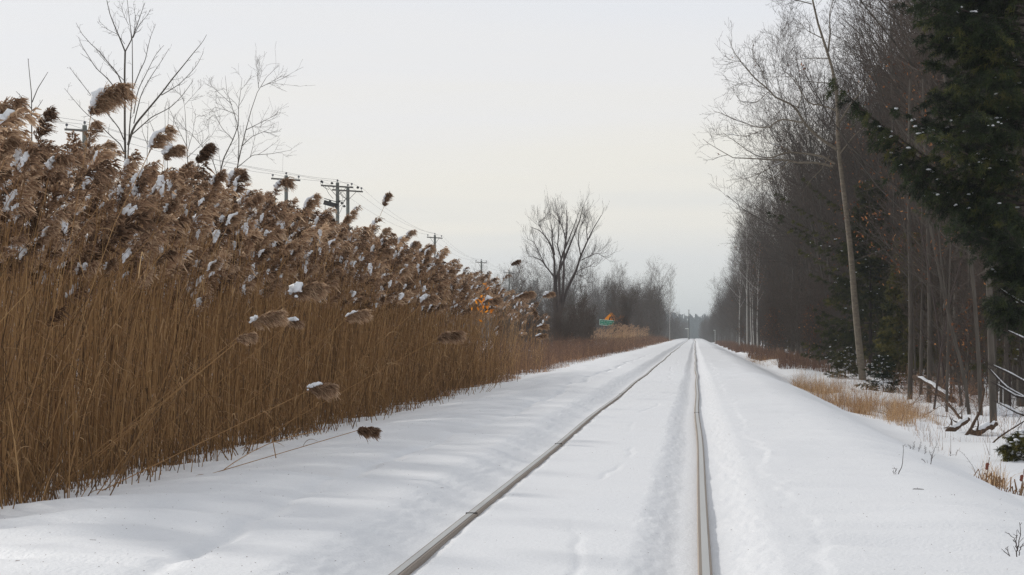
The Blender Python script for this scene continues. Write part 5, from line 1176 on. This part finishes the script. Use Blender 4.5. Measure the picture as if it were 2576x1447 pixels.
# trackside boards far down the line
def board(px, py, w, h, Yt, label):
    c = P(px, py, Yt); g = float(G(c[0], Yt)); e = empty('trackside_board', (c[0], Yt, g)); s = Yt / F
    m = MB(); box(m, (0, 0, c[2] - g), (w * s, .04, h * s)); m.obj('board_face', M_signw, e)
    m = MB(); box(m, (w * s * .35, .05, (c[2] - g) / 2 - .2), (.08, .06, (c[2] - g) + .3)); m.obj('post', M_signw, e)
    return tag(e, label, 'sign', 'white trackside boards')
board(1728, 827, 9, 2.0, 470, 'white trackside board left of the far end of the track')
board(1797, 831, 5, 1.3, 430, 'small white trackside board right of the far end of the track')
m = MB(); c = P(1733, 780, 480); g = float(G(c[0], 480)); tubes(m, np.array([[[0, 0, -.3], [0, 0, 3], [0, 0, c[2] - g]]]), np.array([[.10, .09, .07]]), 8)
box(m, (0, 0, c[2] - g), (.5, .06, .06)); o = m.obj('line_pole', M_arm); o.location = (c[0], 480, g); tag(o, 'tall thin pale pole behind the left white board', 'pole')

# ------------------------------------------------------------------ far wood that closes the view
r = np.random.default_rng(8); mb = MB(); n = 2600
X_ = r.uniform(-1200, 700, n); Y_ = r.uniform(2250, 2600, n); H = r.uniform(20, 24, n) + 3 * vn(X_ / 40., Y_ / 40., 3)
H = np.where(np.abs(X_) < 90, H + 6, H + 1)
for k in range(40):
    h = r.uniform(.05, 1, n); w = 4.2 * (1.05 - h) ** .6 + .5; a = r.uniform(0, 6.28, n)
    z = G(X_, Y_) + H * h; B = np.stack([X_, Y_, z], 1); d = np.stack([np.cos(a) * w, np.sin(a) * w, r.uniform(-.5, 1.2, n)], 1)
    ribbons(mb, np.stack([B, B + d * .6, B + d], 1), np.array([[2.6, 1.8, .4]]) * np.ones((n, 1)), np.stack([0 * a, 0 * a, 0 * a + 1], 1) + r.normal(0, .3, (n, 3)), r.random(n))
Pn = np.stack([np.stack([X_, Y_, G(X_, Y_) - .5], 1), np.stack([X_, Y_, G(X_, Y_) + H], 1)], 1); tubes(mb, Pn, np.array([[.4, .1]]) * np.ones((n, 1)), 4)
K = 12000; x2 = r.uniform(-1100, 700, K); y2 = r.uniform(2200, 2260, K); blades(mb, x2, y2, r.uniform(5, 18, K), r.uniform(0, 6, K), r.uniform(0, .2, K), r.uniform(.5, 1.4, K), r.random(K))
tag(mb.obj('far_wood', M_far), 'blue hazy wood closing the view at the end of the track', 'wood', kind='stuff')

# ------------------------------------------------------------------ air
m = MB(); box(m, (-100, 1500, 12), (3300, 3200, 44))
hz = bpy.data.materials.new('haze'); hz.use_nodes = True; nt = hz.node_tree; nt.nodes.remove(nt.nodes['Principled BSDF'])
pv = nt.nodes.new('ShaderNodeVolumePrincipled'); pv.inputs['Density'].default_value = 0.00026; pv.inputs['Color'].default_value = (.80, .88, .95, 1); pv.inputs['Anisotropy'].default_value = 0.2
nt.links.new(pv.outputs[0], nt.nodes['Material Output'].inputs['Volume'])
o = m.obj('haze', hz, smooth=False); tag(o, kind='stuff', label='thin pale haze in the winter air', cat='haze')

# ------------------------------------------------------------------ light
SUN_AZ = -41.0; SUN_EL = 27.0         # ahead and to the left
w = bpy.data.worlds.new('World'); scene.world = w; w.use_nodes = True; nt = w.node_tree; N = nt.nodes; Lk = nt.links
bg = N['Background']; bg.inputs['Strength'].default_value = 0.1
sky = N.new('ShaderNodeTexSky'); sky.sky_type = 'NISHITA'; sky.sun_disc = False; sky.sun_elevation = math.radians(SUN_EL); sky.sun_rotation = math.radians(SUN_AZ)
tc = N.new('ShaderNodeTexCoord'); sep = N.new('ShaderNodeSeparateXYZ'); Lk.new(tc.outputs['Generated'], sep.inputs[0])
mp = N.new('ShaderNodeMapping'); mp.inputs['Scale'].default_value = (1.2, 1.2, 14); Lk.new(tc.outputs['Generated'], mp.inputs['Vector'])
nz = N.new('ShaderNodeTexNoise'); nz.inputs['Scale'].default_value = 2.2; nz.inputs['Detail'].default_value = 3; Lk.new(mp.outputs[0], nz.inputs['Vector'])
ma = N.new('ShaderNodeMath'); ma.operation = 'MULTIPLY_ADD'; ma.inputs[1].default_value = 0.12; ma.inputs[2].default_value = -0.06; Lk.new(nz.outputs['Fac'], ma.inputs[0])
ad = N.new('ShaderNodeMath'); ad.operation = 'ADD'; Lk.new(sep.outputs['Z'], ad.inputs[0]); Lk.new(ma.outputs[0], ad.inputs[1])
rp = N.new('ShaderNodeValToRGB'); Lk.new(ad.outputs[0], rp.inputs['Fac']); cr = rp.color_ramp
stops = [(0.0, (212, 216, 217)), (0.035, (217, 219, 220)), (0.066, (231, 228, 221)), (0.105, (229, 228, 228)), (0.16, (224, 226, 231)), (0.5, (200, 202, 204)), (1.0, (180, 183, 187))]
while len(cr.elements) < len(stops): cr.elements.new(0.5)
for el, (p_, c_) in zip(cr.elements, stops): el.position = p_; el.color = lin(c_)
vm = N.new('ShaderNodeVectorMath'); vm.operation = 'SCALE'; vm.inputs['Scale'].default_value = 10.9; Lk.new(rp.outputs['Color'], vm.inputs[0])
mx = N.new('ShaderNodeMixRGB'); mx.blend_type = 'MIX'; mx.inputs['Fac'].default_value = 0.94; Lk.new(sky.outputs['Color'], mx.inputs['Color1']); Lk.new(vm.outputs['Vector'], mx.inputs['Color2'])
Lk.new(mx.outputs['Color'], bg.inputs['Color'])
ld = bpy.data.lights.new('sun', 'SUN'); ld.energy = 2.2; ld.angle = math.radians(4); ld.color = (1, .95, .87)
lo = bpy.data.objects.new('sun', ld); COL.objects.link(lo)
a_, e_ = math.radians(SUN_AZ), math.radians(SUN_EL)
sd = Vector((math.sin(a_) * math.cos(e_), math.cos(a_) * math.cos(e_), math.sin(e_)))
lo.rotation_euler = sd.to_track_quat('Z', 'Y').to_euler(); lo.location = (-40, 60, 60)

vs = scene.view_settings; vs.view_transform = 'Standard'; vs.look = 'None'; vs.exposure = 0.0; vs.gamma = 1.0; vs.use_curve_mapping = False
cy = scene.cycles; cy.max_bounces = 5; cy.diffuse_bounces = 3; cy.transmission_bounces = 3; cy.volume_bounces = 0; cy.glossy_bounces = 2; cy.transparent_max_bounces = 4
cy.use_denoising = True; cy.denoising_prefilter = 'NONE'; cy.sample_clamp_indirect = 2.0; cy.sample_clamp_direct = 6.0
